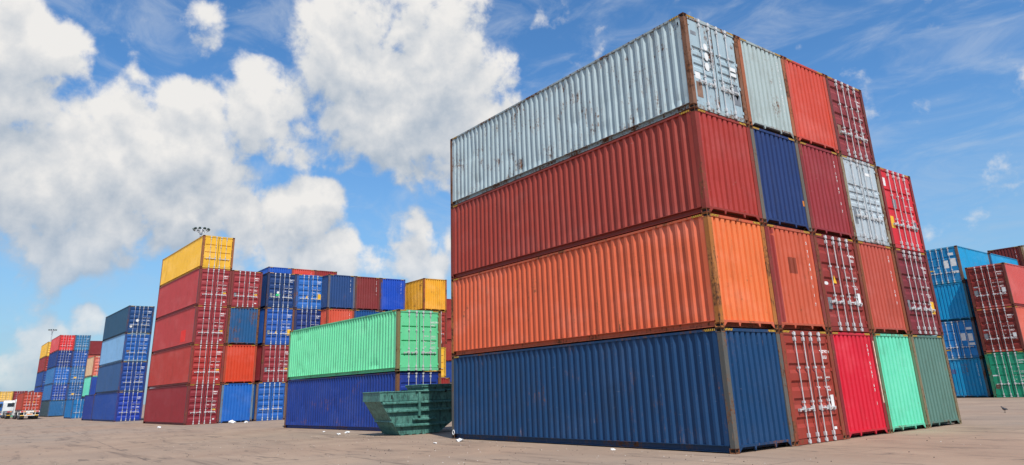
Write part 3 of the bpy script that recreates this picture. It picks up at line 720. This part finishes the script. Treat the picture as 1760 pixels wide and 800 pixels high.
for i, (c, nm) in enumerate((((120, 50, 60), 'maroon'), ((50, 80, 130), 'blue'), ((150, 50, 50), 'red'), ((206, 100, 84), 'salmon'), ((134, 46, 62), 'maroon'))):
    B(0, i+1, 'end', c, '%s container in the %s tier of the far narrow stack seen in the gap' % (nm, ('lowest', 'second', 'third', 'fourth', 'topmost')[i]), o=(-160.2, 5.6, 0), g=QG, z=i*2.88, H=2.87, hazard=False)
# far stack Z
ZG = 'containers of the far five tier stack'; Z0 = (-143.5, -1.28, 1.2); zz_ = [0, 2.76, 5.6, 8.5, 11.37]
ZC = [((54, 96, 160), (54, 96, 160), 'steel blue container with dark side, bottom left of the far five tier stack', (58, 76, 84)),
      ((34, 66, 160), (36, 84, 156), 'blue container, second tier left of the far five tier stack', (66, 104, 178)),
      ((44, 96, 190), (60, 100, 170), 'brighter blue container, third tier left of the far five tier stack', (70, 108, 180)),
      ((24, 52, 130), (36, 80, 170), 'navy container, fourth tier left of the far five tier stack', (34, 56, 130)),
      ((214, 44, 60), (60, 110, 170), 'crimson container on top left of the far five tier stack', (214, 84, 84))]
for i, (c1, c2, lb, sc_) in enumerate(ZC):
    hh = (2.755, 2.83, 2.89, 2.86, 2.76)[i]
    B(0, i+1, 'door' if i else 'end', c1, lb, o=Z0, g=ZG, z=zz_[i], H=hh, side=sc_, num='2130 5' if i else None, endnum=None if i else '77 10 11', hazard=False)
    B(1, i+1, 'door', c2, ('blue container, bottom right of the far five tier stack', 'blue container, second tier right of the far five tier stack', 'slate blue container, third tier right of the far five tier stack', 'royal blue container, fourth tier right of the far five tier stack', 'light blue container on top right of the far five tier stack')[i], o=Z0, g=ZG, z=zz_[i], H=hh, num='6113 2', hazard=False,
      placards=[('rect', -.3, 1.0, .4, .3, M_YEL)] if i in (1, 2) else ())
B(0, 1, 'door', (22, 102, 178), 'bright azure short container standing alone in front of the far stack', o=(-109.0, -1.5, 1.5), g=ZG, z=0, H=2.591, L=L20, hazard=False, style='narrow')
for i, (c, nm) in enumerate((((40, 60, 140), 'dark blue'), ((44, 66, 150), 'navy blue'), ((44, 70, 150), 'mid blue'), ((150, 52, 66), 'maroon'), ((236, 184, 66), 'yellow'))):
    B(0, i+1, 'door', c, '%s container in the column left of and behind the far five tier stack' % nm, o=(-161.0, -1.64, .8), g='containers of the farthest left column', z=(0, 2.8, 5.65, 8.5, 11.35)[i], H=2.83, hazard=False, rich=True)
# right hand stacks
RG = 'containers of the right hand blue stack'; R0 = (-9.4, 40.97, 1.27)
rz_ = [0, 2.604, 5.208, 7.812]
B(0, 1, 'end', (16, 134, 204), 'sky blue short container with green scuffs on the ground at the right', o=R0, axis='Y', L=L20, g=RG, z=rz_[0], H=2.591, endnum='1777717 1111', hazard=False, rust=.42, post=(70, 100, 110), patch=[('end', -.85, -.6, 1.6, 1.9, (80, 100, 150))])
B(0, 2, 'door', (16, 116, 204), 'blue short container with white stickers, second tier of the right blue stack', o=R0, axis='Y', L=L20, g=RG, z=rz_[1], H=2.591, style='narrow', hazard=False, rust=.34, side=(0, 130, 190), post=(80, 90, 100), placards=[('rect', .35, 1.45, .3, .5, M_STICKW), ('rect', .80, 1.4, .3, .5, M_STICKW), ('rect', .8, 2.0, .35, .16, M_STICKW), ('rect', .8, .95, .4, .16, M_STICKW), ('rect', -.8, .6, .3, .08, M_YEL)])  # cyan side tone: sunlight on that face is put into the colour
B(0, 3, 'end', (14, 140, 214), 'sky blue short container with corrugated end, third tier at the right', o=R0, axis='Y', L=L20, g=RG, z=rz_[2], H=2.591, hazard=False, post=(60, 100, 110))
B(0, 4, 'door', (18, 122, 196), 'blue short container with two white squares on its door, top at the right', o=R0, axis='Y', L=L20, g=RG, z=rz_[3], H=2.591, style='narrow', hazard=False, rust=.34, side=(20, 150, 200), post=(110, 90, 80), placards=[('rect', .28, 1.35, .32, .55, M_STICKW), ('rect', .78, 1.45, .34, .55, M_STICKW), ('rect', .70, 2.05, .35, .18, M_STICKW), ('rect', .84, .75, .36, .16, M_STICKW), ('rect', -.8, 1.0, .3, .08, M_YEL), ('tri', -.3, 1.2, .16, .16, M_STICKW)])  # brighter side colour carries the sunlit look of this wall
for i in range(4):
    B(0, i+1, 'end', (20, 136, 190), 'azure short container, %s tier right behind the right blue stack' % ('lowest', 'second', 'third', 'topmost')[i], o=(-9.45, 47.15, 1.27), axis='Y', L=L20, g=RG, z=rz_[i], H=2.591, hazard=False, side=(20, 150, 200))  # side tone lightened for the sun falling on it
R2 = 'containers of the right hand maroon stack'; R1 = (-6.55, 40.35, 0)
B(0, 1, 'door', (24, 150, 112), 'emerald green container with closed doors on the ground at the right edge', o=R1, axis='Y', g=R2, z=0, H=2.88, style='narrow', num='240905 0', rich=True, placards=[('rect', -.84, .7, .26, .28, M_BROWNP), ('rect', -.84, 1.4, .34, .08, M_STICKW)])
B(0, 2, 'door', (122, 40, 40), 'maroon brown container with closed doors above the emerald green one', o=R1, axis='Y', g=R2, z=2.896, H=2.88, num='300216 0', rich=True, side=(206, 96, 76), placards=[('rect', -.84, 1.05, .26, .34, M_GREY), ('rect', .84, 1.05, .2, .26, M_STICKW), ('rect', -.84, 1.45, .3, .08, M_STICKW)])  # light red side tone puts the sun on that maroon wall into colour
B(0, 3, 'door', (128, 42, 44), 'maroon brown container with closed doors, top of the right maroon stack', o=R1, axis='Y', g=R2, z=5.792, H=2.88, num='911171 2', rich=True, side=(196, 84, 78), placards=[('rect', -.84, 1.05, .26, .34, M_GREY), ('rect', .84, 1.1, .22, .30, M_STICKW), ('rect', -.84, 1.45, .3, .08, M_STICKW)])  # side wall colour includes its sunlit brightness, doors keep the plain maroon
for j, (c, nm, pc) in enumerate((((124, 42, 44), 'dark red', (110, 50, 44)), ((190, 186, 170), 'cream', (170, 140, 100)))):
    for i in range(4):
        B(-j, i+1, 'end', c if i == 3 else (100, 60, 60), ('%s container with corrugated end, top of the back stack at the right edge' % nm) if i == 3 else '%s backed container in the %s tier of the back stack at the right edge' % (nm, ('lowest', 'second', 'third')[i]),
          o=(-9.21, 53.35, 0), axis='Y', g='containers of the right hand back stack', z=i*2.88, H=2.87, post=pc, endnum='17 57 1' if i == 3 and not j else None)

# ------------------------------------------------------------------ steel skip
def skip_mat():
    m, nt, bs = newmat('skip_paint'); t = nt.nodes.new('ShaderNodeNewGeometry'); p = t.outputs['Position']
    a = noise_(nt, p, 1.6, 6, .65, .4); b = noise_(nt, mapping(nt, p, (4, 4, 1.2)), 2.5, 7, .72, .3); d = noise_(nt, p, 11, 5, .7)
    c = mixc(nt, maprange(nt, a, .35, .65), (.045, .155, .130), (.085, .235, .195))
    c = mixc(nt, maprange(nt, b, .46, .64, 0, .85), c, (.014, .045, .042))
    c = mixc(nt, maprange(nt, d, .60, .72, 0, .6), c, (.16, .36, .30))
    c = mixc(nt, maprange(nt, math_(nt, 'ADD', math_(nt, 'MULTIPLY', b, .6), math_(nt, 'MULTIPLY', d, .4)), .60, .66, 0, .9), c, (.13, .06, .03))
    nt.links.new(c, bs.inputs['Base Color']); bs.inputs['Roughness'].default_value = .55
    bp = nt.nodes.new('ShaderNodeBump'); bp.inputs['Strength'].default_value = .6; bp.inputs['Distance'].default_value = .04
    nt.links.new(noise_(nt, p, 3.2, 6, .6), bp.inputs['Height']); nt.links.new(bp.outputs[0], bs.inputs['Normal'])
    return m
M_SKIP = skip_mat()
SKIP_AT, SKIP_ANG = (-16.15, .02), 86
def build_skip():
    NX, NY = SKIP_AT; a = R(SKIP_ANG)
    Wd = 1.75
    def skip(root, s0, s1, t0, t1, zb, zr, zt, wi, ribs, stiff):
        """side walls upright, both ends slanting outwards: s = along, w = across (0 is the sunlit side), z = up"""
        w0, w1 = wi, Wd-wi; mb = MB()
        B = [(s0, w0, zb), (s1, w0, zb), (s1, w1, zb), (s0, w1, zb)]; T = [(t0, w0, zr), (t1, w0, zr), (t1, w1, zr), (t0, w1, zr)]
        mb.raw(B+T, [(0, 1, 5, 4), (1, 2, 6, 5), (2, 3, 7, 6), (3, 0, 4, 7), (0, 3, 2, 1)], M_SKIP)
        # inside faces and floor
        q = .04
        Bi = [(s0+.05, w0+q, zb+.06), (s1-.05, w0+q, zb+.06), (s1-.05, w1-q, zb+.06), (s0+.05, w1-q, zb+.06)]; Ti = [(t0+q, w0+q, zt-.01), (t1-q, w0+q, zt-.01), (t1-q, w1-q, zt-.01), (t0+q, w1-q, zt-.01)]
        mb.raw(Bi+Ti, [(4, 5, 1, 0), (5, 6, 2, 1), (6, 7, 3, 2), (7, 4, 0, 3), (0, 1, 2, 3)], M_SKIP)
        link('shell', mb.mesh('shell', False), root)
        # deep rim all round
        mb = MB(); g = .045
        o = [(t0-g, w0-g), (t1+g, w0-g), (t1+g, w1+g), (t0-g, w1+g)]; i_ = [(t0+.06, w0+.06), (t1-.06, w0+.06), (t1-.06, w1-.06), (t0+.06, w1-.06)]
        for k in range(4):
            p, r_ = o[k], o[(k+1) % 4]; pi, ri = i_[k], i_[(k+1) % 4]
            mb.raw([(*p, zr), (*r_, zr), (*r_, zt), (*p, zt), (*pi, zr), (*ri, zr), (*ri, zt), (*pi, zt)], [(0, 1, 2, 3), (3, 2, 6, 7), (0, 4, 5, 1), (4, 7, 6, 5)], M_SKIP)
        # rolled top edge
        mb.cyl((t0-g, w0-g, zt), (t1+g, w0-g, zt), .028, M_SKIP, 6); mb.cyl((t0-g, w0-g, zt), (t0-g, w1+g, zt), .028, M_SKIP, 6)
        link('rim', mb.mesh('rim'), root)
        sat = lambda z: (s0+(t0-s0)*(z-zb)/(zr-zb), s1+(t1-s1)*(z-zb)/(zr-zb))
        for z, f0, f1, h, out in ribs:
            l, r_ = sat(z); x0, x1 = l+(r_-l)*f0, l+(r_-l)*f1; mb = MB()
            mb.prism([(w0, z), (w0-out, z), (w0-out, z+h*.45), (w0, z+h)], 'x', x0, x1, M_SKIP); link('rib', mb.mesh('rib'), root)
        for f, zz0, zz1 in stiff:
            l, r_ = sat(zr); x = l+(r_-l)*f; mb = MB(); mb.box(x-.05, x+.05, w0-.13, w0-.002, zz0, zz1, M_SKIP); link('stiffener', mb.mesh('stiffener'), root)
        return sat
    r1 = link('steel_skip', None, None, (NX, NY, .0), a)
    tag(r1, 'battered green steel skip with slanted dark end beside the royal blue container', 'skip', 'steel skips')
    sat = skip(r1, 0, 1.75, -.86, 3.8, .035, 1.33, 1.69, 0,
               ((1.22, 0, 1, .11, .11), (.90, 0, 1, .11, .12), (.56, .30, .66, .09, .15), (.34, .0, .95, .11, .12)), ((.36, .72, 1.66),))
    mb = MB()   # cross rib and lip on the slanted end
    zz = .50; l = sat(zz)[0]; mb.prism([(l-.005, zz), (l-.09, zz+.02), (l-.07, zz+.08), (l-.04, zz+.075)], 'y', .0, Wd, M_SKIP)
    link('rib', mb.mesh('rib'), r1)
    for x in (.05, .38, .72, 1.0):
        mb = MB(); mb.prism([(x, 0), (x+.17, 0), (x+.13, .034), (x+.03, .034)], 'y', .0, Wd, M_SKIP); link('skid', mb.mesh('skid'), r1)
    mb = MB(); mb.cyl((.65, -.09, 1.70), (2.0, -.09, 1.665), .03, M_SKIP, 8); mb.cyl((2.0, -.09, 1.665), (2.06, -.09, 1.663), .055, M_DARK, 10); link('pipe', mb.mesh('pipe'), r1)
    mb = MB(); mb.box(-.42, -.36, -.052, -.046, 1.42, 1.56, M_DARK); link('lifting_slot', mb.mesh('lifting_slot'), r1)
    r2 = link('steel_skip', None, None, (NX, NY, .0), a)
    tag(r2, 'second green steel skip nested on the first, its rim standing higher', 'skip', 'steel skips')
    skip(r2, 1.45, 2.4, 1.05, 3.6, .75, 1.84, 1.93, .09, ((1.70, 0, 1, .05, .05),), ())
build_skip()

# ------------------------------------------------------------------ light masts
def mast(x, y, h, label, nlamp=10):
    root = link('light_mast', None, None, (x, y, 0)); tag(root, label, 'light mast', 'floodlight masts of the yard')
    mb = MB(); mb.cyl((0, 0, 0), (0, 0, h), .38, M_MAST, 12, .16); mb.cyl((0, 0, 0), (0, 0, .35), .6, M_MAST, 12, .5); link('pole', mb.mesh('pole'), root)
    mb = MB(); n = 16
    for k, (rr, zz) in enumerate(((1.15, h-.55), (.55, h-.9))):
        for i in range(n):
            a0, a1 = 2*math.pi*i/n, 2*math.pi*(i+1)/n
            mb.cyl((rr*math.cos(a0), rr*math.sin(a0), zz), (rr*math.cos(a1), rr*math.sin(a1), zz), .05, M_MAST, 6)
    for i in range(8):
        a0 = 2*math.pi*i/8; mb.cyl((.15*math.cos(a0), .15*math.sin(a0), h-1.1), (1.15*math.cos(a0), 1.15*math.sin(a0), h-.55), .045, M_MAST, 6)
    mb.cyl((0, 0, h-1.3), (0, 0, h-.3), .28, M_MAST, 10); mb.cyl((0, 0, h), (0, 0, h+.9), .02, M_MAST, 5)
    link('ring', mb.mesh('ring'), root)
    for i in range(nlamp):
        a0 = 2*math.pi*(i+.3)/nlamp; c, s = math.cos(a0), math.sin(a0); q = MB()
        T = Matrix.Translation((1.30*c, 1.30*s, h-.42)) @ Matrix.Rotation(a0, 4, 'Z') @ Matrix.Rotation(R(40), 4, 'Y')
        q.raw([T @ Vector(p) for p in ((-.16, -.26, -.13), (.16, -.26, -.13), (.16, .26, -.13), (-.16, .26, -.13), (-.09, -.18, .16), (.09, -.18, .16), (.09, .18, .16), (-.09, .18, .16))],
              [(0, 3, 2, 1), (4, 5, 6, 7), (0, 1, 5, 4), (1, 2, 6, 5), (2, 3, 7, 6), (3, 0, 4, 7)], M_HEAD)
        q.cyl((1.15*c, 1.15*s, h-.55), (1.28*c, 1.28*s, h-.45), .04, M_MAST, 5)
        link('floodlight', q.mesh('floodlight'), root)
mast(-120.5, 15.6, 31.4, 'tall floodlight mast whose lamp ring shows above the yellow container')
mast(-314.0, 10.5, 30.2, 'distant floodlight mast rising behind the far yellow container')

# ------------------------------------------------------------------ trucks
def wheel_me():
    if 'wheel' in CACHE: return CACHE['wheel']
    mb = MB(); mb.cyl((0, -.14, 0), (0, .14, 0), .5, M_TYRE, 18); mb.cyl((0, -.15, 0), (0, .15, 0), .28, M_RIM, 12); mb.cyl((0, -.17, 0), (0, .17, 0), .10, M_DARK, 8)
    CACHE['wheel'] = mb.mesh('wheel'); return CACHE['wheel']
def truck(x, y, label, cabcol, beamcol, loaded=None):
    root = link('semi_truck', None, None, (x, y, 0)); tag(root, label, 'truck', 'trucks parked at the far left')
    P = M_PLAIN; cc = base(cabcol, .1); bc = base(beamcol, .15)
    mb = MB()   # skeletal trailer, rear at x=0 going to -12.6
    for s in (-1, 1): mb.box(-12.6, -.1, s*.42-.06, s*.42+.06, 1.02, 1.24, P)
    for i in range(6): mb.box(-12.3+i*2.35, -12.18+i*2.35, -1.15, 1.15, 1.05, 1.25, P)
    mb.box(-.10, 0, -1.22, 1.22, .98, 1.30, P); mb.box(-12.7, -12.5, -1.22, 1.22, 1.0, 1.28, P)
    link('trailer_frame', mb.mesh('trailer_frame'), root, color=bc)
    mb = MB(); mb.box(-.06, .02, -1.18, 1.18, .52, .66, P)
    for s in (-1, 1): mb.box(-.06, 0, s*.7-.04, s*.7+.04, .66, .98, P)
    link('bumper', mb.mesh('bumper'), root, color=bc)
    for s in (-1, 1):
        mb = MB(); mb.box(.003, .05, s*.95-.17, s*.95+.17, 1.06, 1.20, M_LENSR); mb.box(.003, .05, s*.62-.1, s*.62+.1, 1.06, 1.20, M_LENSO); link('tail_light', mb.mesh('tail_light'), root)
    mb = MB(); mb.box(.022, .03, -.42, .42, .60, .86, M_STICKW); mb.box(.031, .036, -.36, .36, .66, .80, M_LENSO); link('number_plate', mb.mesh('number_plate'), root)
    for s in (-1, 1):
        mb = MB(); mb.box(.021, .035, s*.9-.25, s*.9+.25, .54, .64, M_YEL); link('reflector', mb.mesh('reflector'), root)
    for xx in (-1.1, -2.4, -3.7, -11.2, -12.5, -15.4):
        for s in (-1, 1): link('wheel', wheel_me(), root, (xx, s*1.05, .5))
    for xx in (-1.1, -2.4, -3.7):
        for s in (-1, 1): link('wheel', wheel_me(), root, (xx, s*.72, .5))
    for s in (-1, 1):
        mb = MB(); mb.box(-.45, -.42, s*.9-.3, s*.9+.3, .25, .9, M_RUBBER); link('mudflap', mb.mesh('mudflap'), root)
    # tractor
    mb = MB(); mb.box(-16.6, -10.9, -.45, .45, .75, 1.0, P); link('chassis', mb.mesh('chassis'), root, color=bc)
    mb = MB(); mb.prism([(-16.8, .55), (-14.5, .55), (-14.4, 2.7), (-14.6, 3.05), (-16.2, 3.05), (-16.75, 1.9)], 'y', -1.22, 1.22, P)
    cab = link('cab', mb.mesh('cab'), root, color=cc)
    mb = MB(); mb.box(-14.44, -14.38, -.6, .6, 2.0, 2.6, M_GLASS); 
    for s in (-1, 1): mb.box(-16.1, -15.2, s*1.225-.006, s*1.225+.006, 1.85, 2.6, M_GLASS)
    link('window', mb.mesh('window'), cab)
    mb = MB()
    for s in (-1, 1): mb.box(-16.5, -16.3, s*1.42-.08, s*1.42+.08, 1.9, 2.6, M_BLK); mb.box(-16.43, -16.37, s*1.3-.12, s*1.3+.12, 2.4, 2.44, M_BLK)
    link('mirror', mb.mesh('mirror'), cab)
truck(-121.3, -5.45, 'white framed container truck seen from behind at the far left', (220, 220, 215), (225, 222, 215))
truck(-139.5, -6.25, 'white cab truck with an empty grey trailer beside the loaded one', (225, 228, 225), (120, 124, 130))
truck(-157.5, -7.6, 'blue cab truck with an empty grey trailer, leftmost truck', (40, 90, 170), (110, 116, 124))
container((-121.25-L40/2, -5.45, 1.27), 0, L40, HS, (176, 66, 60), rust=.2, label='brick red container loaded on the white framed truck', group=None, num='40216 0', hazard=False, placards=[('rect', -.2, 1.2, .14, .14, M_YEL), ('rect', .3, 1.2, .14, .14, M_YEL)])
# distant low stacks behind the trucks
LG = 'low far containers behind the trucks'
def far(x, y, z, c, label, kind='door', L=L40, **kw): container((x-L/2, y, z), 0 if kind == 'door' else math.pi, L, HS, c, label=label, group=LG, hazard=False, rust=.2, **kw)
far(-180, -6.2, 2.6, (236, 190, 90), 'yellow container in the second tier at the far left edge')
far(-180, -6.2, 0, (50, 70, 130), 'blue container on the ground at the far left edge')
far(-180, -8.8, 2.6, (240, 196, 96), 'second yellow container at the very left edge of the yard')
far(-180, -8.8, 0, (190, 60, 70), 'pink red container on the ground at the very left edge')
far(-179.8, -3.7, 2.6, (140, 40, 70), 'purple maroon container in the second tier behind the blue cab')
far(-179.8, -3.7, 0, (70, 200, 150), 'mint green container on the ground behind the blue cab')
far(-178, -.6, 5.2-2.6, (170, 80, 84), 'faded pink container behind the white cab', rich=True)
far(-178, -.6, 0, (150, 60, 60), 'dull red container on the ground behind the white cab')
far(-177.6, .9+1.0, 2.6, (236, 190, 70), 'small yellow container above the loaded truck', kind='end')
far(-177.6, .9+1.0, 0, (90, 90, 100), 'grey container on the ground behind the loaded truck', kind='end')

# ------------------------------------------------------------------ small things
def litter(x, y, r, label, seed):
    rnd = random.Random(seed); bm = bmesh.new(); bmesh.ops.create_icosphere(bm, subdivisions=2, radius=r)
    for v_ in bm.verts:
        k = .55+rnd.random()*.8; v_.co = Vector((v_.co.x*k*1.3, v_.co.y*k, max(-r*.3, v_.co.z*k*.55)))
    me = bpy.data.meshes.new('litter_scrap'); bm.to_mesh(me); bm.free(); me.materials.append(M_SCRAP)
    o = link('litter_scrap', me, None, (x, y, r*.3+.001)); tag(o, label, 'litter', 'white scraps of litter on the yard')
for i, (x, y, r, lb) in enumerate(((-10.63, -.67, .11, 'crumpled white plastic by the far left foot of the navy container'), (-10.53, -1.69, .05, 'small white scrap just in front of the crumpled plastic'),
        (-3.42, -.57, .05, 'small white scrap in front of the navy side wall'), (-44.06, -3.24, .12, 'white scrap on the open yard before the maroon stack'),
        (-20.74, -.15, .11, 'white scrap against the royal blue container left of the skip'), (-19.9, -.95, .08, 'second white scrap slightly nearer than the one at the royal blue wall'),
        (-23.2, -.25, .06, 'tiny white scrap by the royal blue container wall'), (-46.3, 2.2, .22, 'white rubbish at the foot of the bright blue end wall'), (-45.28, 2.9, .14, 'small rubbish right of the bright blue end wall'))):
    litter(x, y, r, lb, i+3)
def ring():
    bm = bmesh.new(); n, k = 20, 6; vs = []
    for i in range(n):
        a0 = 2*math.pi*i/n; row = []
        for j in range(k):
            b0 = 2*math.pi*j/k; rr = .060+.014*math.cos(b0); row.append(bm.verts.new((rr*math.cos(a0), .014*math.sin(b0), rr*1.25*math.sin(a0))))
        vs.append(row)
    for i in range(n):
        for j in range(k): bm.faces.new((vs[i][j], vs[(i+1) % n][j], vs[(i+1) % n][(j+1) % k], vs[i][(j+1) % k]))
    me = bpy.data.meshes.new('rope_ring'); bm.to_mesh(me); bm.free(); me.materials.append(M_SCRAP)
    o = link('rope_ring', me, None, (-12.05, -.016, .215)); tag(o, 'white ring hanging at the lower left corner of the navy container', 'ring')
ring()
def bird():
    bm = bmesh.new(); rings = []
    # body along x: tail to beak base (x, z centre, half width, half height)
    prof = [(-.17, .125, .004, .004), (-.15, .128, .028, .006), (-.09, .135, .034, .014), (-.05, .14, .045, .035), (0, .15, .058, .052), (.05, .165, .052, .052), (.08, .19, .034, .036), (.10, .215, .026, .026), (.125, .232, .028, .026), (.15, .230, .018, .017), (.163, .226, .004, .004)]
    n = 10
    for x, z, a, b in prof: rings.append([bm.verts.new((x, a*math.cos(2*math.pi*i/n), z+b*math.sin(2*math.pi*i/n))) for i in range(n)])
    for p, q in zip(rings, rings[1:]):
        for i in range(n): bm.faces.new((p[i], p[(i+1) % n], q[(i+1) % n], q[i]))
    bm.faces.new(rings[0][::-1]); bm.faces.new(rings[-1])
    for f in bm.faces: f.smooth = True
    me = bpy.data.meshes.new('pigeon'); bm.to_mesh(me); bm.free(); me.materials.append(M_BIRD)
    root = link('pigeon', me, None, (-1.3, 19.76, 0), R(150)); tag(root, 'dark pigeon standing on the yard at the lower right', 'bird')
    mb = MB(); mb.cyl((.160, 0, .226), (.188, 0, .218), .006, M_BIRDB, 6, .001); link('beak', mb.mesh('beak'), root)
    for s in (-1, 1):
        mb = MB(); mb.cyl((.0, s*.022, .105), (.005, s*.022, .006), .006, M_BIRDB, 6); mb.box(-.01, .035, s*.022-.004, s*.022+.004, 0, .006, M_BIRDB); link('leg', mb.mesh('leg'), root)
        mb = MB(); mb.prism([(.055, .175), (.02, .195), (-.06, .165), (-.13, .135), (-.05, .125), (.03, .14)], 'y', s*.052, s*.060, M_BIRD); link('wing', mb.mesh('wing'), root)
bird()
# pebbles and debris on the slab
rnd = random.Random(9); mb = MB()
for i in range(900):
    x = rnd.uniform(-20, 14); y = -abs(rnd.gauss(0, 5))-.1 if rnd.random() < .7 else rnd.uniform(-8, 30)
    if x < .3 and x > -13 and y > -.1: x += 13
    r = rnd.uniform(.006, .022)
    mb.raw([(x-r, y, 0.001), (x, y-r*.8, .001), (x+r, y+r*.2, .001), (x, y+r, .001), (x+r*.1, y, r*.9)], [(0, 1, 4), (1, 2, 4), (2, 3, 4), (3, 0, 4)], M_GREYL if rnd.random() < .3 else M_DARK)
o = link('gravel', mb.mesh('gravel')); o['kind'] = 'stuff'; o['label'] = 'loose grit and pebbles scattered on the concrete yard'; o['category'] = 'gravel'
